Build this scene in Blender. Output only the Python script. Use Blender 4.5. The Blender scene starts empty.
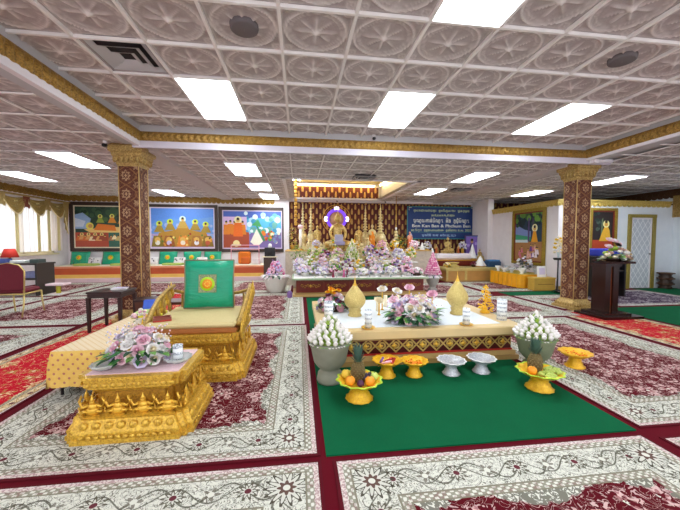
import bpy, math, random
import numpy as np
from mathutils import Matrix, Vector
random.seed(7)
PI = math.pi
col = bpy.context.scene.collection
sc = bpy.context.scene
rnd = random.random
def U(a, b): return a + (b - a) * random.random()

# ---------------------------------------------------------------- node maths
class N:
    nt = None
    def __init__(s, v): s.v = v
    def _o(s, op, *a):
        n = N.nt.nodes.new('ShaderNodeMath'); n.operation = op
        for i, x in enumerate((s,) + a):
            v = x.v if isinstance(x, N) else x
            if isinstance(v, (int, float)): n.inputs[i].default_value = v
            else: N.nt.links.new(v, n.inputs[i])
        return N(n.outputs[0])
    def __add__(s, o): return s._o('ADD', o)
    __radd__ = __add__
    def __sub__(s, o): return s._o('SUBTRACT', o)
    def __rsub__(s, o): return N(float(o))._o('SUBTRACT', s)
    def __mul__(s, o): return s._o('MULTIPLY', o)
    __rmul__ = __mul__
    def __truediv__(s, o): return s._o('DIVIDE', o)
    def lt(s, o): return s._o('LESS_THAN', o)
    def gt(s, o): return s._o('GREATER_THAN', o)
    def abs(s): return s._o('ABSOLUTE')
    def sin(s): return s._o('SINE')
    def cos(s): return s._o('COSINE')
    def sqrt(s): return s._o('SQRT')
    def fract(s): return s._o('FRACT')
    def floor(s): return s._o('FLOOR')
    def at2(s, o): return s._o('ARCTAN2', o)
    def mn(s, o): return s._o('MINIMUM', o)
    def mx(s, o): return s._o('MAXIMUM', o)
    def pow(s, o): return s._o('POWER', o)
def rgb(h):
    if isinstance(h, str):
        c = [int(h[i:i+2], 16) / 255 for i in (0, 2, 4)]
        return tuple((x/12.92 if x <= .04045 else ((x+.055)/1.055)**2.4) for x in c) + (1,)
    return tuple(h) + (1,)
def mix(f, a, b):
    n = N.nt.nodes.new('ShaderNodeMix'); n.data_type = 'RGBA'
    if isinstance(f, N): N.nt.links.new(f.v, n.inputs[0])
    else: n.inputs[0].default_value = f
    for i, x in ((6, a), (7, b)):
        if isinstance(x, (str, tuple)): n.inputs[i].default_value = rgb(x) if isinstance(x, str) else x
        else: N.nt.links.new(x, n.inputs[i])
    return n.outputs[2]
def newmat(name):
    m = bpy.data.materials.new(name); m.use_nodes = True
    N.nt = m.node_tree
    b = m.node_tree.nodes['Principled BSDF']
    return m, b
def coord(kind='Object'):
    t = N.nt.nodes.new('ShaderNodeTexCoord')
    s = N.nt.nodes.new('ShaderNodeSeparateXYZ'); N.nt.links.new(t.outputs[kind], s.inputs[0])
    return t.outputs[kind], N(s.outputs[0]), N(s.outputs[1]), N(s.outputs[2])
def comb(x, y, z=0.0):
    c = N.nt.nodes.new('ShaderNodeCombineXYZ')
    for i, v in enumerate((x, y, z)):
        v = v.v if isinstance(v, N) else v
        if isinstance(v, (int, float)): c.inputs[i].default_value = v
        else: N.nt.links.new(v, c.inputs[i])
    return c.outputs[0]
def noise(vec, scale, detail=2, rough=.5, dist=0):
    n = N.nt.nodes.new('ShaderNodeTexNoise'); n.inputs['Scale'].default_value = scale
    n.inputs['Detail'].default_value = detail; n.inputs['Roughness'].default_value = rough
    n.inputs['Distortion'].default_value = dist
    if vec is not None: N.nt.links.new(vec, n.inputs['Vector'])
    return N(n.outputs[0])
def voro(vec, scale, feat='F1', rand=1.0):
    n = N.nt.nodes.new('ShaderNodeTexVoronoi'); n.feature = feat; n.voronoi_dimensions = '2D' if feat == '2' else '3D'
    n.inputs['Scale'].default_value = scale; n.inputs['Randomness'].default_value = rand
    if vec is not None: N.nt.links.new(vec, n.inputs['Vector'])
    return n
def bump(b, h, strength=.5, dist=.01):
    n = N.nt.nodes.new('ShaderNodeBump'); n.inputs['Strength'].default_value = strength
    n.inputs['Distance'].default_value = dist
    N.nt.links.new(h.v, n.inputs['Height']); N.nt.links.new(n.outputs[0], b.inputs['Normal'])
def setc(b, c):
    if isinstance(c, (str, tuple)): b.inputs['Base Color'].default_value = rgb(c) if isinstance(c, str) else c
    else: N.nt.links.new(c, b.inputs['Base Color'])

MATS = {}
def mat(h, rough=.7, metal=0, var=.12, scale=30, bmp=0):
    """plain procedural material: a colour with fine natural variation"""
    k = (h, rough, metal, var, scale, bmp)
    if k in MATS: return MATS[k]
    m, b = newmat('paint_' + h)
    v, x, y, z = coord()
    n = noise(v, scale, 3)
    c = rgb(h)
    lo = tuple(q * (1 - var) for q in c[:3]) + (1,); hi = tuple(min(1, q * (1 + var)) for q in c[:3]) + (1,)
    setc(b, mix(n, lo, hi))
    b.inputs['Roughness'].default_value = rough; b.inputs['Metallic'].default_value = metal
    if bmp: bump(b, n, bmp, .004)
    MATS[k] = m; return m
def special(name, fn):
    if name not in MATS:
        m, b = newmat(name); fn(b); MATS[name] = m
    return MATS[name]

def f_gold(base='d8a020', dark='8a5208', sc_=60, metal=.75, rough=.34, st=.6):
    def f(b):
        v, x, y, z = coord()
        w = voro(v, sc_); d = N(w.outputs['Distance'])
        n = noise(v, sc_ * .5, 4, .6, 1.5)
        h = d * .6 + n
        setc(b, mix((h - .42) * 1.3, dark, base))
        b.inputs['Metallic'].default_value = metal; b.inputs['Roughness'].default_value = rough
        bump(b, h, st, .006)
    return f
GOLD = special('carved_gold', f_gold('f4c84c', 'ac7a24', 70, .35, .36, .5))
GOLDS = special('smooth_gold', f_gold('fcd050', 'd89c2c', 25, .35, .3, .2))
GOLDP = special('pale_gold', f_gold('e6d18a', 'b99c50', 90, .35, .5, .7))
GOLDM = special('moulding_gold', f_gold('c89c48', '6e5020', 55, .25, .5, .9))
GOLDY = special('bright_tray_gold', f_gold('ffd02c', 'e09a14', 80, .25, .35, .4))
SILV = special('embossed_silver', f_gold('e8e8ec', 'a0a4b0', 80, .5, .35, .5))

def f_fabric(bg, fg, fg2, P, Q):
    """brocade: ogee medallions, P wide and Q tall"""
    def f(b):
        v, x, y, z = coord()
        g = N.nt.nodes.new('ShaderNodeNewGeometry'); s = N.nt.nodes.new('ShaderNodeSeparateXYZ')
        N.nt.links.new(g.outputs['Normal'], s.inputs[0])
        side = N(s.outputs[0]).abs().gt(.5)
        u = x * (1.0 - side) + y * side
        a = (u / P + .5).fract() - .5
        ogee = (z / Q * PI).cos().abs() * .5
        e1 = (a.abs() - ogee).abs()
        line = e1.lt(.045)
        a2 = a.abs()
        cz = ((z / Q + .5).fract() - .5) * (Q / P)
        r = (a * a * 1.6 + cz * cz).sqrt(); th = cz.at2(a)
        med = r.lt((th * 8).cos() * .045 + .26)
        inner = r.lt((th * 8).cos() * .03 + .15)
        core = r.lt((th * 4).cos() * .03 + .07)
        cz2 = ((z / Q).fract() - .5) * (Q / P); a3 = (u / P).fract() - .5
        r2 = (a3 * a3 * 1.6 + cz2 * cz2).sqrt(); th2 = cz2.at2(a3)
        med2 = r2.lt((th2 * 6).cos() * .05 + .17)
        n = noise(v, 55, 3, .7)
        scroll = (n - .5).abs().lt(.03)
        c = mix(scroll * .55, bg, fg2)
        c = mix(line * (n.gt(.42)) * .7, c, fg2)
        c = mix(med * .8 * (n.gt(.44)), c, fg)
        c = mix(inner * .9, c, bg)
        c = mix(core * .95, c, fg)
        c = mix(med2 * .7 * (n.gt(.46)), c, fg)
        setc(b, c); b.inputs['Roughness'].default_value = .75
        bump(b, n, .3, .003)
    return f
BROC = special('column_brocade', f_fabric('4a0e0a', 'ba9670', '96683c', .31, .30))
def f_back(b):
    v, x, y, z = coord()
    P, Q = .27, .38
    def drops(ox, oz):
        a = ((x / P + ox).fract() - .5) * P; c = ((z / Q + oz).fract() - .5) * Q
        w = ((c / Q * 2 * 1.25 + .25) * 1.2).cos().mx(0) * .040
        return a.abs().lt(w) * c.abs().lt(.11)
    d = (drops(0, 0) + drops(.5, .5)).mn(1)
    l1 = ((x / P + z / Q + .5).fract() - .5).abs().lt(.06); l2 = ((x / P - z / Q + .5).fract() - .5).abs().lt(.06)
    n = noise(v, 40, 3)
    c = mix((l1 + l2).mn(1) * .6, '54120e', '1c0806'); c = mix(d * (n + .3).mn(1), c, 'c99a52')
    setc(b, c); b.inputs['Roughness'].default_value = .7
BACKF = special('altar_wall_brocade', f_back)

# ---- rugs
def f_rug(hx, hy, kind, seed):
    def f(b):
        v, x, y, z = coord()
        ax = hx - x.abs(); ay = hy - y.abs()
        e = ax.mn(ay); isx = ax.lt(ay)                      # isx: nearest edge is a long side
        s = y * isx + x * (1.0 - isx)
        sd = {'classic': ('e4e2d6', '4c4838', '5c0616', 'e2c0bc'), 'red': ('ecdcb8', 'b88c4c', 'c80c28', 'f0d8a8'),
              'purple': ('d9d2cc', '6a6070', '34143c', 'cfc4c8')}[kind]
        cream, olive, field, lace = sd
        S = {'classic': .80, 'red': .30, 'purple': .42}[kind]
        vec = comb(x.abs(), y.abs(), seed)
        n1 = noise(vec, 10, 2, .5, 1.6); n2 = noise(vec, 27, 2, .6, 1.0); n3 = noise(vec, 70, 2)
        L = .40 * S + .06; t = e - .25 * S
        u = ((s.abs() / L + .5).fract() - .5) * L
        r = (u * u + t * t).sqrt(); th = t.at2(u)
        ros = r.lt((th * 10).cos() * .016 + .062 * S); ros_i = r.lt((th * 10).cos() * .012 + .040 * S); ros_c = r.lt(.018)
        u2 = ((s.abs() / L).fract() - .5) * L
        r2 = (u2 * u2 + (t * t)).sqrt(); th2 = t.at2(u2)
        fl = r2.lt((th2 * 5).cos() * .020 + .036 * S); fl_c = r2.lt(.018)
        vine = (t - (s.abs() * (2 * PI / L)).sin() * .085 * S).abs().lt(.006) + (t + (s.abs() * (2 * PI / L)).cos() * .07 * S).abs().lt(.005)
        curl = (n1 - .5).abs().lt(.016) + (n2 - .5).abs().lt(.016) + (n1 - .6).abs().lt(.010)
        leaf = n2.gt(.68) + n2.lt(.31)
        bc = mix(curl.mn(1) * .8, cream, olive)
        bc = mix(leaf.mn(1) * .7, bc, olive)
        bc = mix(vine.mn(1) * .8, bc, olive)
        bc = mix(ros * .9, bc, '57503f'); bc = mix(ros_i * .85, bc, cream); bc = mix(ros_c, bc, '6a3038')
        bc = mix(fl * .8, bc, '6e6558'); bc = mix(fl_c, bc, cream)
        cx = ax - .25 * S; cy = ay - .25 * S
        rc = (cx * cx + cy * cy).sqrt(); tc = cy.at2(cx)
        bc = mix(rc.lt((tc * 14).cos() * .03 + .125 * S) * .95, bc, '4c4438')
        bc = mix(rc.lt((tc * 14).cos() * .026 + .100 * S) * .9, bc, cream)
        bc = mix(rc.lt((tc * 8).cos() * .01 + .055 * S), bc, '6a5048'); bc = mix(rc.lt(.02), bc, cream)
        gs = ((s * 130).sin() * (e * 170).sin()).gt(-.1)
        guard = mix(gs * .75, cream, '777058')
        guard = mix(n2.gt(.55) * .4, guard, '8a4a50')
        pink = mix(n3.gt(.5) * .7, 'e6d6d0', 'a87c80')
        # field of flower sprays
        def flowers(scale, R, k):
            w = voro(vec, scale); pos = N.nt.nodes.new('ShaderNodeVectorMath'); pos.operation = 'SUBTRACT'
            N.nt.links.new(vec, pos.inputs[0]); N.nt.links.new(w.outputs['Position'], pos.inputs[1])
            sp = N.nt.nodes.new('ShaderNodeSeparateXYZ'); N.nt.links.new(pos.outputs[0], sp.inputs[0])
            px, py = N(sp.outputs[0]), N(sp.outputs[1])
            rr = (px * px + py * py).sqrt(); tt = py.at2(px)
            return rr.lt((tt * k).cos() * R * .28 + R), rr.lt((tt * k).cos() * R * .2 + R * .55), rr.lt(R * .2)
        big, mid, core = flowers(3.2, .078, 7); b2, m2, c2 = flowers(6.5, .027, 5)
        lacy = ((n1 - .55).abs().lt(.012) + (n1 - .43).abs().lt(.008) + n2.gt(.68)).mn(1)
        if kind == 'red': lacy = lacy * .0 + (n1 - .55).abs().lt(.010); b2 = b2 * .0; big = big * (1.0 - (x.abs()).lt(hx * .45))
        fc = mix(lacy * .75, field, lace)
        fc = mix(b2 * .8, fc, lace); fc = mix(m2, fc, 'b07c80' if kind == 'classic' else olive)
        fc = mix(big * .9, fc, lace); fc = mix(mid * (n3 + .4).mn(1), fc, 'a06468' if kind == 'classic' else olive); fc = mix(core, fc, cream)
        fc = mix(big * (n2.gt(.54)), fc, field)
        reach = (s.abs() * (2 * PI / (L * 2.0))).cos() * .05 * S + (n1 - .35) * .16 * S
        inn = (e - .50 * S).lt(reach)
        lac2 = mix(((n2 - .5).abs().lt(.07)).mx(n1.gt(.60)) * .8, cream, olive)
        fc = mix(inn, fc, lac2)
        c = mix(e.gt(.022), '5c0f1c', pink)
        c = mix(e.gt(.05), c, guard)
        c = mix(e.gt(.105 * S + .01), c, bc)
        c = mix(e.gt(.395 * S), c, guard)
        c = mix(e.gt(.465 * S), c, fc)
        c = mix((e - .395 * S).abs().lt(.006) + (e - .105 * S - .01).abs().lt(.005) + (e - .465 * S).abs().lt(.005), c, '8c8674')
        n4 = noise(v, 260, 2)
        c = mix(n4 * .22, c, '2c2828')
        setc(b, c); b.inputs['Roughness'].default_value = .95
        b.inputs['Specular IOR Level'].default_value = .1
        bump(b, n4, .4, .002)
    return f
def f_plain_carpet(a, c2):
    def f(b):
        v, x, y, z = coord(); n = noise(v, 240, 3); n2 = noise(v, 3, 2)
        setc(b, mix(n * .6 + n2 * .4, a, c2)); b.inputs['Roughness'].default_value = .95
        b.inputs['Specular IOR Level'].default_value = .1; bump(b, n, .4, .002)
    return f

# ---------------------------------------------------------------- mesh builder
class MB:
    def __init__(s): s.v = []; s.f = []; s.m = []; s.s = []; s.mats = []; s.M = Matrix()
    def mi(s, m):
        if m not in s.mats: s.mats.append(m)
        return s.mats.index(m)
    def add(s, vs, fs, m, smooth=False):
        o = len(s.v); k = s.mi(m)
        s.v += [tuple(s.M @ Vector(p)) for p in vs]
        for f in fs: s.f.append([i + o for i in f]); s.m.append(k); s.s.append(smooth)
        return s
    def box(s, x0, y0, z0, x1, y1, z1, m):
        vs = [(x, y, z) for z in (z0, z1) for y in (y0, y1) for x in (x0, x1)]
        return s.add(vs, [(0, 2, 3, 1), (4, 5, 7, 6), (0, 1, 5, 4), (2, 6, 7, 3), (0, 4, 6, 2), (1, 3, 7, 5)], m)
    def cbox(s, c, d, m, rz=0, rx=0, ry=0, bev=0):
        O = s.M
        s.M = O @ Matrix.Translation(c) @ Matrix.Rotation(rz, 4, 'Z') @ Matrix.Rotation(ry, 4, 'Y') @ Matrix.Rotation(rx, 4, 'X')
        a, b, e = d[0]/2, d[1]/2, d[2]/2
        if bev:
            q = bev
            L = [[(-a+q, -b+q), (a-q, -b+q), (a-q, b-q), (-a+q, b-q)], [(-a, -b), (a, -b), (a, b), (-a, b)]]
            def oc(k): return [(-a+q, -b+k), (a-q, -b+k), (a-k, -b+q), (a-k, b-q), (a-q, b-k), (-a+q, b-k), (-a+k, b-q), (-a+k, -b+q)]
            s.stack([(oc(q*.99), -e), (oc(0), -e+q), (oc(0), e-q), (oc(q*.99), e)], m)
        else: s.box(-a, -b, -e, a, b, e, m)
        s.M = O; return s
    def stack(s, layers, m, smooth=False, caps=True):
        n = len(layers[0][0]); vs = []; fs = []
        for p, z in layers: vs += [(x, y, z) for x, y in p]
        for i in range(len(layers)-1):
            for j in range(n):
                k = (j+1) % n; fs.append((i*n+j, i*n+k, (i+1)*n+k, (i+1)*n+j))
        if caps: fs.append(tuple(range(n))[::-1]); fs.append(tuple(range((len(layers)-1)*n, len(layers)*n)))
        return s.add(vs, fs, m, smooth)
    def lathe(s, prof, m, n=16, c=(0, 0, 0), lobes=0, la=0, smooth=True, sx=1, sy=1):
        vs = []; fs = []
        for r, z in prof:
            for j in range(n):
                t = 2*PI*j/n; q = r * (1 + la * math.cos(lobes*t)) if lobes else r
                vs.append((c[0]+q*math.cos(t)*sx, c[1]+q*math.sin(t)*sy, c[2]+z))
        L = len(prof)
        for i in range(L-1):
            for j in range(n):
                k = (j+1) % n; fs.append((i*n+j, i*n+k, (i+1)*n+k, (i+1)*n+j))
        if tuple(prof[0]) != tuple(prof[-1]): fs.append(tuple(range(n))[::-1]); fs.append(tuple(range((L-1)*n, L*n)))
        return s.add(vs, fs, m, smooth)
    def ell(s, c, r, m, nu=10, nv=6, rip=0, rz=0, rx=0):
        if isinstance(r, (int, float)): r = (r, r, r)
        O = s.M; s.M = O @ Matrix.Translation(c) @ Matrix.Rotation(rz, 4, 'Z') @ Matrix.Rotation(rx, 4, 'X')
        vs = [(0, 0, -r[2])]
        for i in range(1, nv):
            p = -PI/2 + PI*i/nv
            for j in range(nu):
                t = 2*PI*j/nu; k = 1 + (rip * ((j % 2)*2-1) if rip else 0)
                vs.append((r[0]*math.cos(p)*math.cos(t)*k, r[1]*math.cos(p)*math.sin(t)*k, r[2]*math.sin(p)))
        vs.append((0, 0, r[2])); fs = []
        for j in range(nu): fs.append((0, 1+(j+1) % nu, 1+j))
        for i in range(nv-2):
            for j in range(nu):
                a = 1+i*nu+j; b = 1+i*nu+(j+1) % nu; fs.append((a, b, b+nu, a+nu))
        q = 1+(nv-2)*nu
        for j in range(nu): fs.append((q+j, q+(j+1) % nu, len(vs)-1))
        s.add(vs, fs, m, True); s.M = O; return s
    def tube(s, pts, r, m, n=8, taper=None):
        P = [Vector(p) for p in pts]; vs = []; fs = []
        up = Vector((0, 0, 1))
        for i, p in enumerate(P):
            d = (P[min(i+1, len(P)-1)] - P[max(i-1, 0)]).normalized()
            a = d.cross(up if abs(d.z) < .95 else Vector((1, 0, 0))).normalized(); b = d.cross(a)
            q = r if taper is None else (r + (taper - r) * i / (len(P)-1))
            if isinstance(r, (list, tuple)): q = r[i]
            for j in range(n):
                t = 2*PI*j/n; vs.append(tuple(p + (a*math.cos(t) + b*math.sin(t)) * q))
        for i in range(len(P)-1):
            for j in range(n):
                k = (j+1) % n; fs.append((i*n+j, i*n+k, (i+1)*n+k, (i+1)*n+j))
        fs.append(tuple(range(n))[::-1]); fs.append(tuple(range((len(P)-1)*n, len(P)*n)))
        return s.add(vs, fs, m, True)
    def grid(s, fn, nu, nv, m, smooth=True, thick=0, wrap=False):
        vs = [tuple(fn(i/nu, j/nv)) for j in range(nv+1) for i in range(nu+1)]
        fs = [(j*(nu+1)+i, j*(nu+1)+i+1, (j+1)*(nu+1)+i+1, (j+1)*(nu+1)+i) for j in range(nv) for i in range(nu)]
        if thick:                                            # closed sheet with a back offset in -y
            o = len(vs); vs += [(x, y+thick, z) for x, y, z in vs]
            fs += [tuple(o+i for i in f[::-1]) for f in fs[:]]
            W = nu+1; rim = [i for i in range(W)] + [j*W+nu for j in range(1, nv+1)] + [nv*W+i for i in range(nu-1, -1, -1)] + [j*W for j in range(nv-1, 0, -1)]
            for k in range(len(rim)):
                a, b = rim[k], rim[(k+1) % len(rim)]; fs.append((b, a, a+o, b+o))
        return s.add(vs, fs, m, smooth)
    def leaf(s, p, d, L, W, m, up=(0, 0, 1), droop=.3):
        p = Vector(p); d = Vector(d).normalized(); sd = d.cross(Vector(up))
        if sd.length < 1e-3: sd = Vector((1, 0, 0))
        sd.normalize(); q = []
        for t, w in ((0, .1), (.35, 1), (.7, .75), (1, .02)):
            c = p + d*L*t - Vector((0, 0, droop*L*t*t)); q += [tuple(c - sd*W*w/2), tuple(c + sd*W*w/2)]
        return s.add(q, [(0, 1, 3, 2), (2, 3, 5, 4), (4, 5, 7, 6)], m, True)
    def data(s, name):
        me = bpy.data.meshes.new(name); me.from_pydata(s.v, [], s.f)
        for m in s.mats: me.materials.append(m)
        me.polygons.foreach_set('material_index', s.m); me.polygons.foreach_set('use_smooth', s.s)
        me.update(); return me

def meta(o, label=None, cat=None, group=None, kind=None):
    if label: o['label'] = label
    if cat: o['category'] = cat
    if group: o['group'] = group
    if kind: o['kind'] = kind
    return o
def thing(name, label, cat, loc=(0, 0, 0), rz=0, group=None):
    o = bpy.data.objects.new(name, None); col.objects.link(o); o.location = loc; o.rotation_euler = (0, 0, rz)
    o.empty_display_size = .05
    return meta(o, label, cat, group)
def part(name, mb, parent, label=None, kind=None, smooth_mod=0):
    me = mb.data(name) if isinstance(mb, MB) else mb
    o = bpy.data.objects.new(name, me); col.objects.link(o); o.parent = parent
    return meta(o, label, None, None, kind)
def solo(name, mb, label, cat, loc=(0, 0, 0), rz=0, group=None, kind=None):
    o = bpy.data.objects.new(name, mb.data(name) if isinstance(mb, MB) else mb); col.objects.link(o)
    o.location = loc; o.rotation_euler = (0, 0, rz); return meta(o, label, cat, group, kind)
def struct(name, mb, parent=None):
    o = bpy.data.objects.new(name, mb.data(name)); col.objects.link(o)
    if parent: o.parent = parent
    else: o['kind'] = 'structure'
    return o
def dup(root, loc, rz=0, label=None, sc_=None, group=None):
    r = root.copy(); col.objects.link(r); r.location = loc; r.rotation_euler = (0, 0, rz)
    if label: r['label'] = label
    if group: r['group'] = group
    if sc_: r.scale = (sc_,)*3 if isinstance(sc_, (int, float)) else sc_
    for ch in list(root.children):
        c = ch.copy(); col.objects.link(c); c.parent = r
        for g in ch.children:
            d = g.copy(); col.objects.link(d); d.parent = c
    return r
def skin_into(mb, pts, edges, rad, m, sub=1):
    me = bpy.data.meshes.new('sk'); me.from_pydata(pts, edges, []); o = bpy.data.objects.new('sk', me); col.objects.link(o)
    md = o.modifiers.new('s', 'SKIN'); md.use_smooth_shade = True
    for i, r in enumerate(rad):
        q = me.skin_vertices[0].data[i]; q.radius = (r, r) if isinstance(r, (int, float)) else r; q.use_root = (i == 0)
    o.modifiers.new('d', 'SUBSURF').levels = sub
    dg = bpy.context.evaluated_depsgraph_get(); dg.update()
    e = o.evaluated_get(dg).to_mesh()
    mb.add([tuple(v.co) for v in e.vertices], [tuple(p.vertices) for p in e.polygons], m, True)
    o.evaluated_get(dg).to_mesh_clear(); bpy.data.objects.remove(o); bpy.data.meshes.remove(me)

# ================================================================ SETTING
WH = special('plaster_wall', lambda b: (setc(b, mix(noise(coord()[0], 6, 3), 'e9e0e4', 'f6eff2')), b.inputs['Roughness'].__setattr__('default_value', .85)))
WHB = special('plaster_wall_cool', lambda b: (setc(b, mix(noise(coord()[0], 6, 3), 'dfe6ee', 'ecf1f6')), b.inputs['Roughness'].__setattr__('default_value', .85)))
TRIM = mat('c4c2c6', .6, 0, .05, 8)
TRIMW = mat('efe9ee', .55, 0, .04, 8)
ZR, ZL = 3.18, 2.90                         # tray ceiling and surrounding ceiling
XL, XR, YB, YF = -7.95, 10.8, 12.2, -1.6
TX0, TX1, TY1 = -2.5, 5.42, 5.5
mb = MB(); mb.box(XL-.3, YF, -.06, XR+.3, YB+.3, 0, special('burgundy_carpet', f_plain_carpet('4c0612', '6c1020'))); struct('floor', mb)

# ceiling tiles pressed with a wheel of petals
def f_tile(b):
    v, x, y, z = coord()
    n = noise(v, 14, 4, .6); n2 = noise(v, 90, 2)
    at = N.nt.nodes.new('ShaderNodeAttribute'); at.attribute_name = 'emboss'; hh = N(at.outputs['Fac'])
    relief_shade = mix(n * .5 + n2 * .2 + hh * .95 - .14, 'a69898', 'ece4e2')     # relief shading painted into the colour: recesses darker, raised edges lighter
    setc(b, relief_shade); b.inputs['Roughness'].default_value = .68; b.inputs['Specular IOR Level'].default_value = .25
    b.inputs['Metallic'].default_value = .15; bump(b, n2, .25, .003)
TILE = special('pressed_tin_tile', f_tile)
def relief(u, v):                            # u, v in -.5...5 of a tile; returns drop below the ceiling plane
    r = np.sqrt(u*u + v*v); t = np.arctan2(v, u)
    h = np.zeros_like(r)
    h += .013*np.exp(-((r-.435)/.018)**2) + .005*np.exp(-((r-.385)/.010)**2) + .006*np.exp(-((r-.355)/.01)**2)
    pet = np.abs(np.cos(4*t/2))              # eight spokes
    w = np.abs(np.sin(2*t)); w2 = np.abs(np.cos(2*t))
    spoke = np.exp(-((np.minimum(np.abs(u), np.abs(v)))/.022)**2) + np.exp(-(np.minimum(np.abs(u-v), np.abs(u+v))*.707/.016)**2)
    h += np.where(r < .33, .009*spoke*np.clip((.33-r)/.1, 0, 1), 0)
    h += .007*np.exp(-(r/.045)**2)
    q = np.sqrt((np.abs(u)-.41)**2 + (np.abs(v)-.41)**2)
    h += .006*np.exp(-((q-.055)/.014)**2) + .008*np.exp(-(q/.02)**2)
    h += .006*np.exp(-((np.abs(np.abs(u)-.475))/.008)**2) + .006*np.exp(-((np.abs(np.abs(v)-.475))/.008)**2)
    e = np.maximum(np.abs(u), np.abs(v)); h = h*1.7 + 0*e
    return h
def tiles(name, cells, z, T, res, ox, oy, parent=None):
    g = (np.arange(res+1)/res - .5); uu, vv = np.meshgrid(g, g); H = relief(uu, vv)
    base = np.stack([(uu+.5)*T, (vv+.5)*T, z - H], -1).reshape(-1, 3)
    W = res+1; q = np.array([[j*W+i, (j+1)*W+i, (j+1)*W+i+1, j*W+i+1] for j in range(res) for i in range(res)])
    V = []; F = []
    for k, (i, j) in enumerate(cells):
        V.append(base + [ox+i*T, oy+j*T, 0]); F.append(q + k*W*W)
    V = np.concatenate(V); F = np.concatenate(F)
    me = bpy.data.meshes.new(name); me.vertices.add(len(V)); me.vertices.foreach_set('co', V.ravel())
    me.loops.add(F.size); me.loops.foreach_set('vertex_index', F.ravel())
    me.polygons.add(len(F)); me.polygons.foreach_set('loop_start', np.arange(len(F))*4)
    me.polygons.foreach_set('use_smooth', np.ones(len(F), bool))
    me.materials.append(TILE); me.update(calc_edges=True)
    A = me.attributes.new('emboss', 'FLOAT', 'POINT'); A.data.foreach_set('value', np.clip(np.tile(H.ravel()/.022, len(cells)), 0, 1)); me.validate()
    o = bpy.data.objects.new(name, me); col.objects.link(o); o['kind'] = 'structure'
    return o
T = .61
OX, OY = -.151, 2.58
# open cells of the tray ceiling hold the light panels
TRL = [(-1.37, 3.80), (1.07, 3.80), (3.51, 3.80), (1.07, 1.36), (-1.37, -1.08), (3.51, -1.08)]
cells = [(i, j) for i in range(-4, 10) for j in range(-7, 5)]
skip = set()
for lx, ly in TRL:
    i = round((lx-OX)/T); j = round((ly-OY)/T); skip |= {(i, j), (i, j+1)}
skip.add((-3, 1))
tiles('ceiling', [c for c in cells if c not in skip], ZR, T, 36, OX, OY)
GRD = mat('f4eeec', .5, 0, .05, 12)
mb = MB()
for i in range(-4, 11):
    x = OX+i*T
    if TX0 < x < TX1: mb.box(x-.013, YF, ZR-.042, x+.013, TY1, ZR-.012, GRD)
for j in range(-7, 6):
    y = OY+j*T
    if YF < y < TY1: mb.box(TX0, y-.013, ZR-.041, TX1, y+.013, ZR-.012, GRD)
struct('trim_ceiling_grid', mb)
mb = MB(); mb.box(TX0-.6, YF, ZR+.03, TX1+.6, TY1+.3, ZR+.08, TRIM); struct('ceiling', mb)
# surrounding lower ceiling: real cells except the tray and the coffer over the altar
lo = []
CX0, CX1, CY0, CY1 = -.335, 3.05, 8.07, 11.75
for i in range(-13, 20):
    for j in range(-7, 17):
        x0, y0 = OX+i*T, OY+j*T+.02; cx, cy = x0+T/2, y0+T/2
        if TX0-.16 < cx < TX1+.26 and cy < TY1+.1: continue
        if CX0 < cx < CX1 and CY0 < cy < CY1: continue
        if XL-.1 < cx < XR+.2 and cy < YB+.2: lo.append((i, j))
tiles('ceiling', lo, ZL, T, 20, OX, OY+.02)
mb = MB()
for a in ((XL-.3, TY1+.35, XR+.3, CY0-.1), (XL-.3, CY0-.1, CX0-.1, YB+.3), (CX1+.1, CY0-.1, XR+.3, YB+.3), (CX0-.1, CY1+.1, CX1+.1, YB+.3),
          (XL-.3, YF, TX0-.35, TY1+.35), (TX1+.35, YF, XR+.3, TY1+.35)):
    mb.box(a[0], a[1], ZL+.02, a[2], a[3], ZL+.06, TRIM)
struct('ceiling', mb)

mb = MB()
for i in range(-13, 20):
    x = OX+i*T
    if not XL < x < XR: continue
    y0 = TY1+.28 if TX0-.25 < x < TX1+.25 else YF
    if CX0-.1 < x < CX1+.1: mb.box(x-.012, y0, ZL-.026, x+.012, CY0-.08, ZL-.010, GRD)
    else: mb.box(x-.012, y0, ZL-.026, x+.012, YB, ZL-.010, GRD)
for j in range(-7, 17):
    y = OY+.02+j*T
    if y > YB or y < YF: continue
    if y < TY1+.28: seg = ((XL, TX0-.25), (TX1+.25, XR))
    elif CY0-.08 < y < CY1+.08: seg = ((XL, CX0-.08), (CX1+.08, XR))
    else: seg = ((XL, XR),)
    for a, c in seg: mb.box(a, y-.012, ZL-.025, c, y+.012, ZL-.010, GRD)
struct('trim_ceiling_grid', mb)

# tray fascia, gold carved moulding and white trim
def mould(L, h=.115, res=.016):               # carved strip along +x, face to -y
    m = MB(); nu = max(4, int(L/res)); nv = 8
    def fn(a, c):
        x = a*L; s = math.sin(c*PI)
        ph = (x/.10 + (c if c < .5 else 1-c)*1.2) % 1
        d = .012 + .035*s + .018*math.sin(ph*2*PI)*s
        if c < .01 or c > .99: d = .008
        return (x, -d, -h/2 + h*c)
    m.grid(fn, nu, nv, GOLDM, True)
    return m
def strip_run(name, p0, p1, rz, z, L, h=.115, n=1):
    mm = mould(L, h); o = struct(name, mm); o.location = (p0, p1, z); o.rotation_euler = (0, 0, rz); return o
LB = TX1-TX0
mb = MB()
mb.box(TX0-.02, TY1, ZL-.02, TX1+.02, TY1+.28, ZR+.05, TRIM); struct('trim_1', mb)
mb = MB(); mb.box(TX0-.25, YF, ZL-.02, TX0, TY1+.28, ZR+.05, TRIM); struct('trim_2', mb)
mb = MB(); mb.box(TX1, YF, ZL-.02, TX1+.25, TY1+.28, ZR+.05, TRIM); struct('trim_3', mb)
strip_run('trim_4', TX0, TY1, 0, 2.995, LB, .155)
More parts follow.
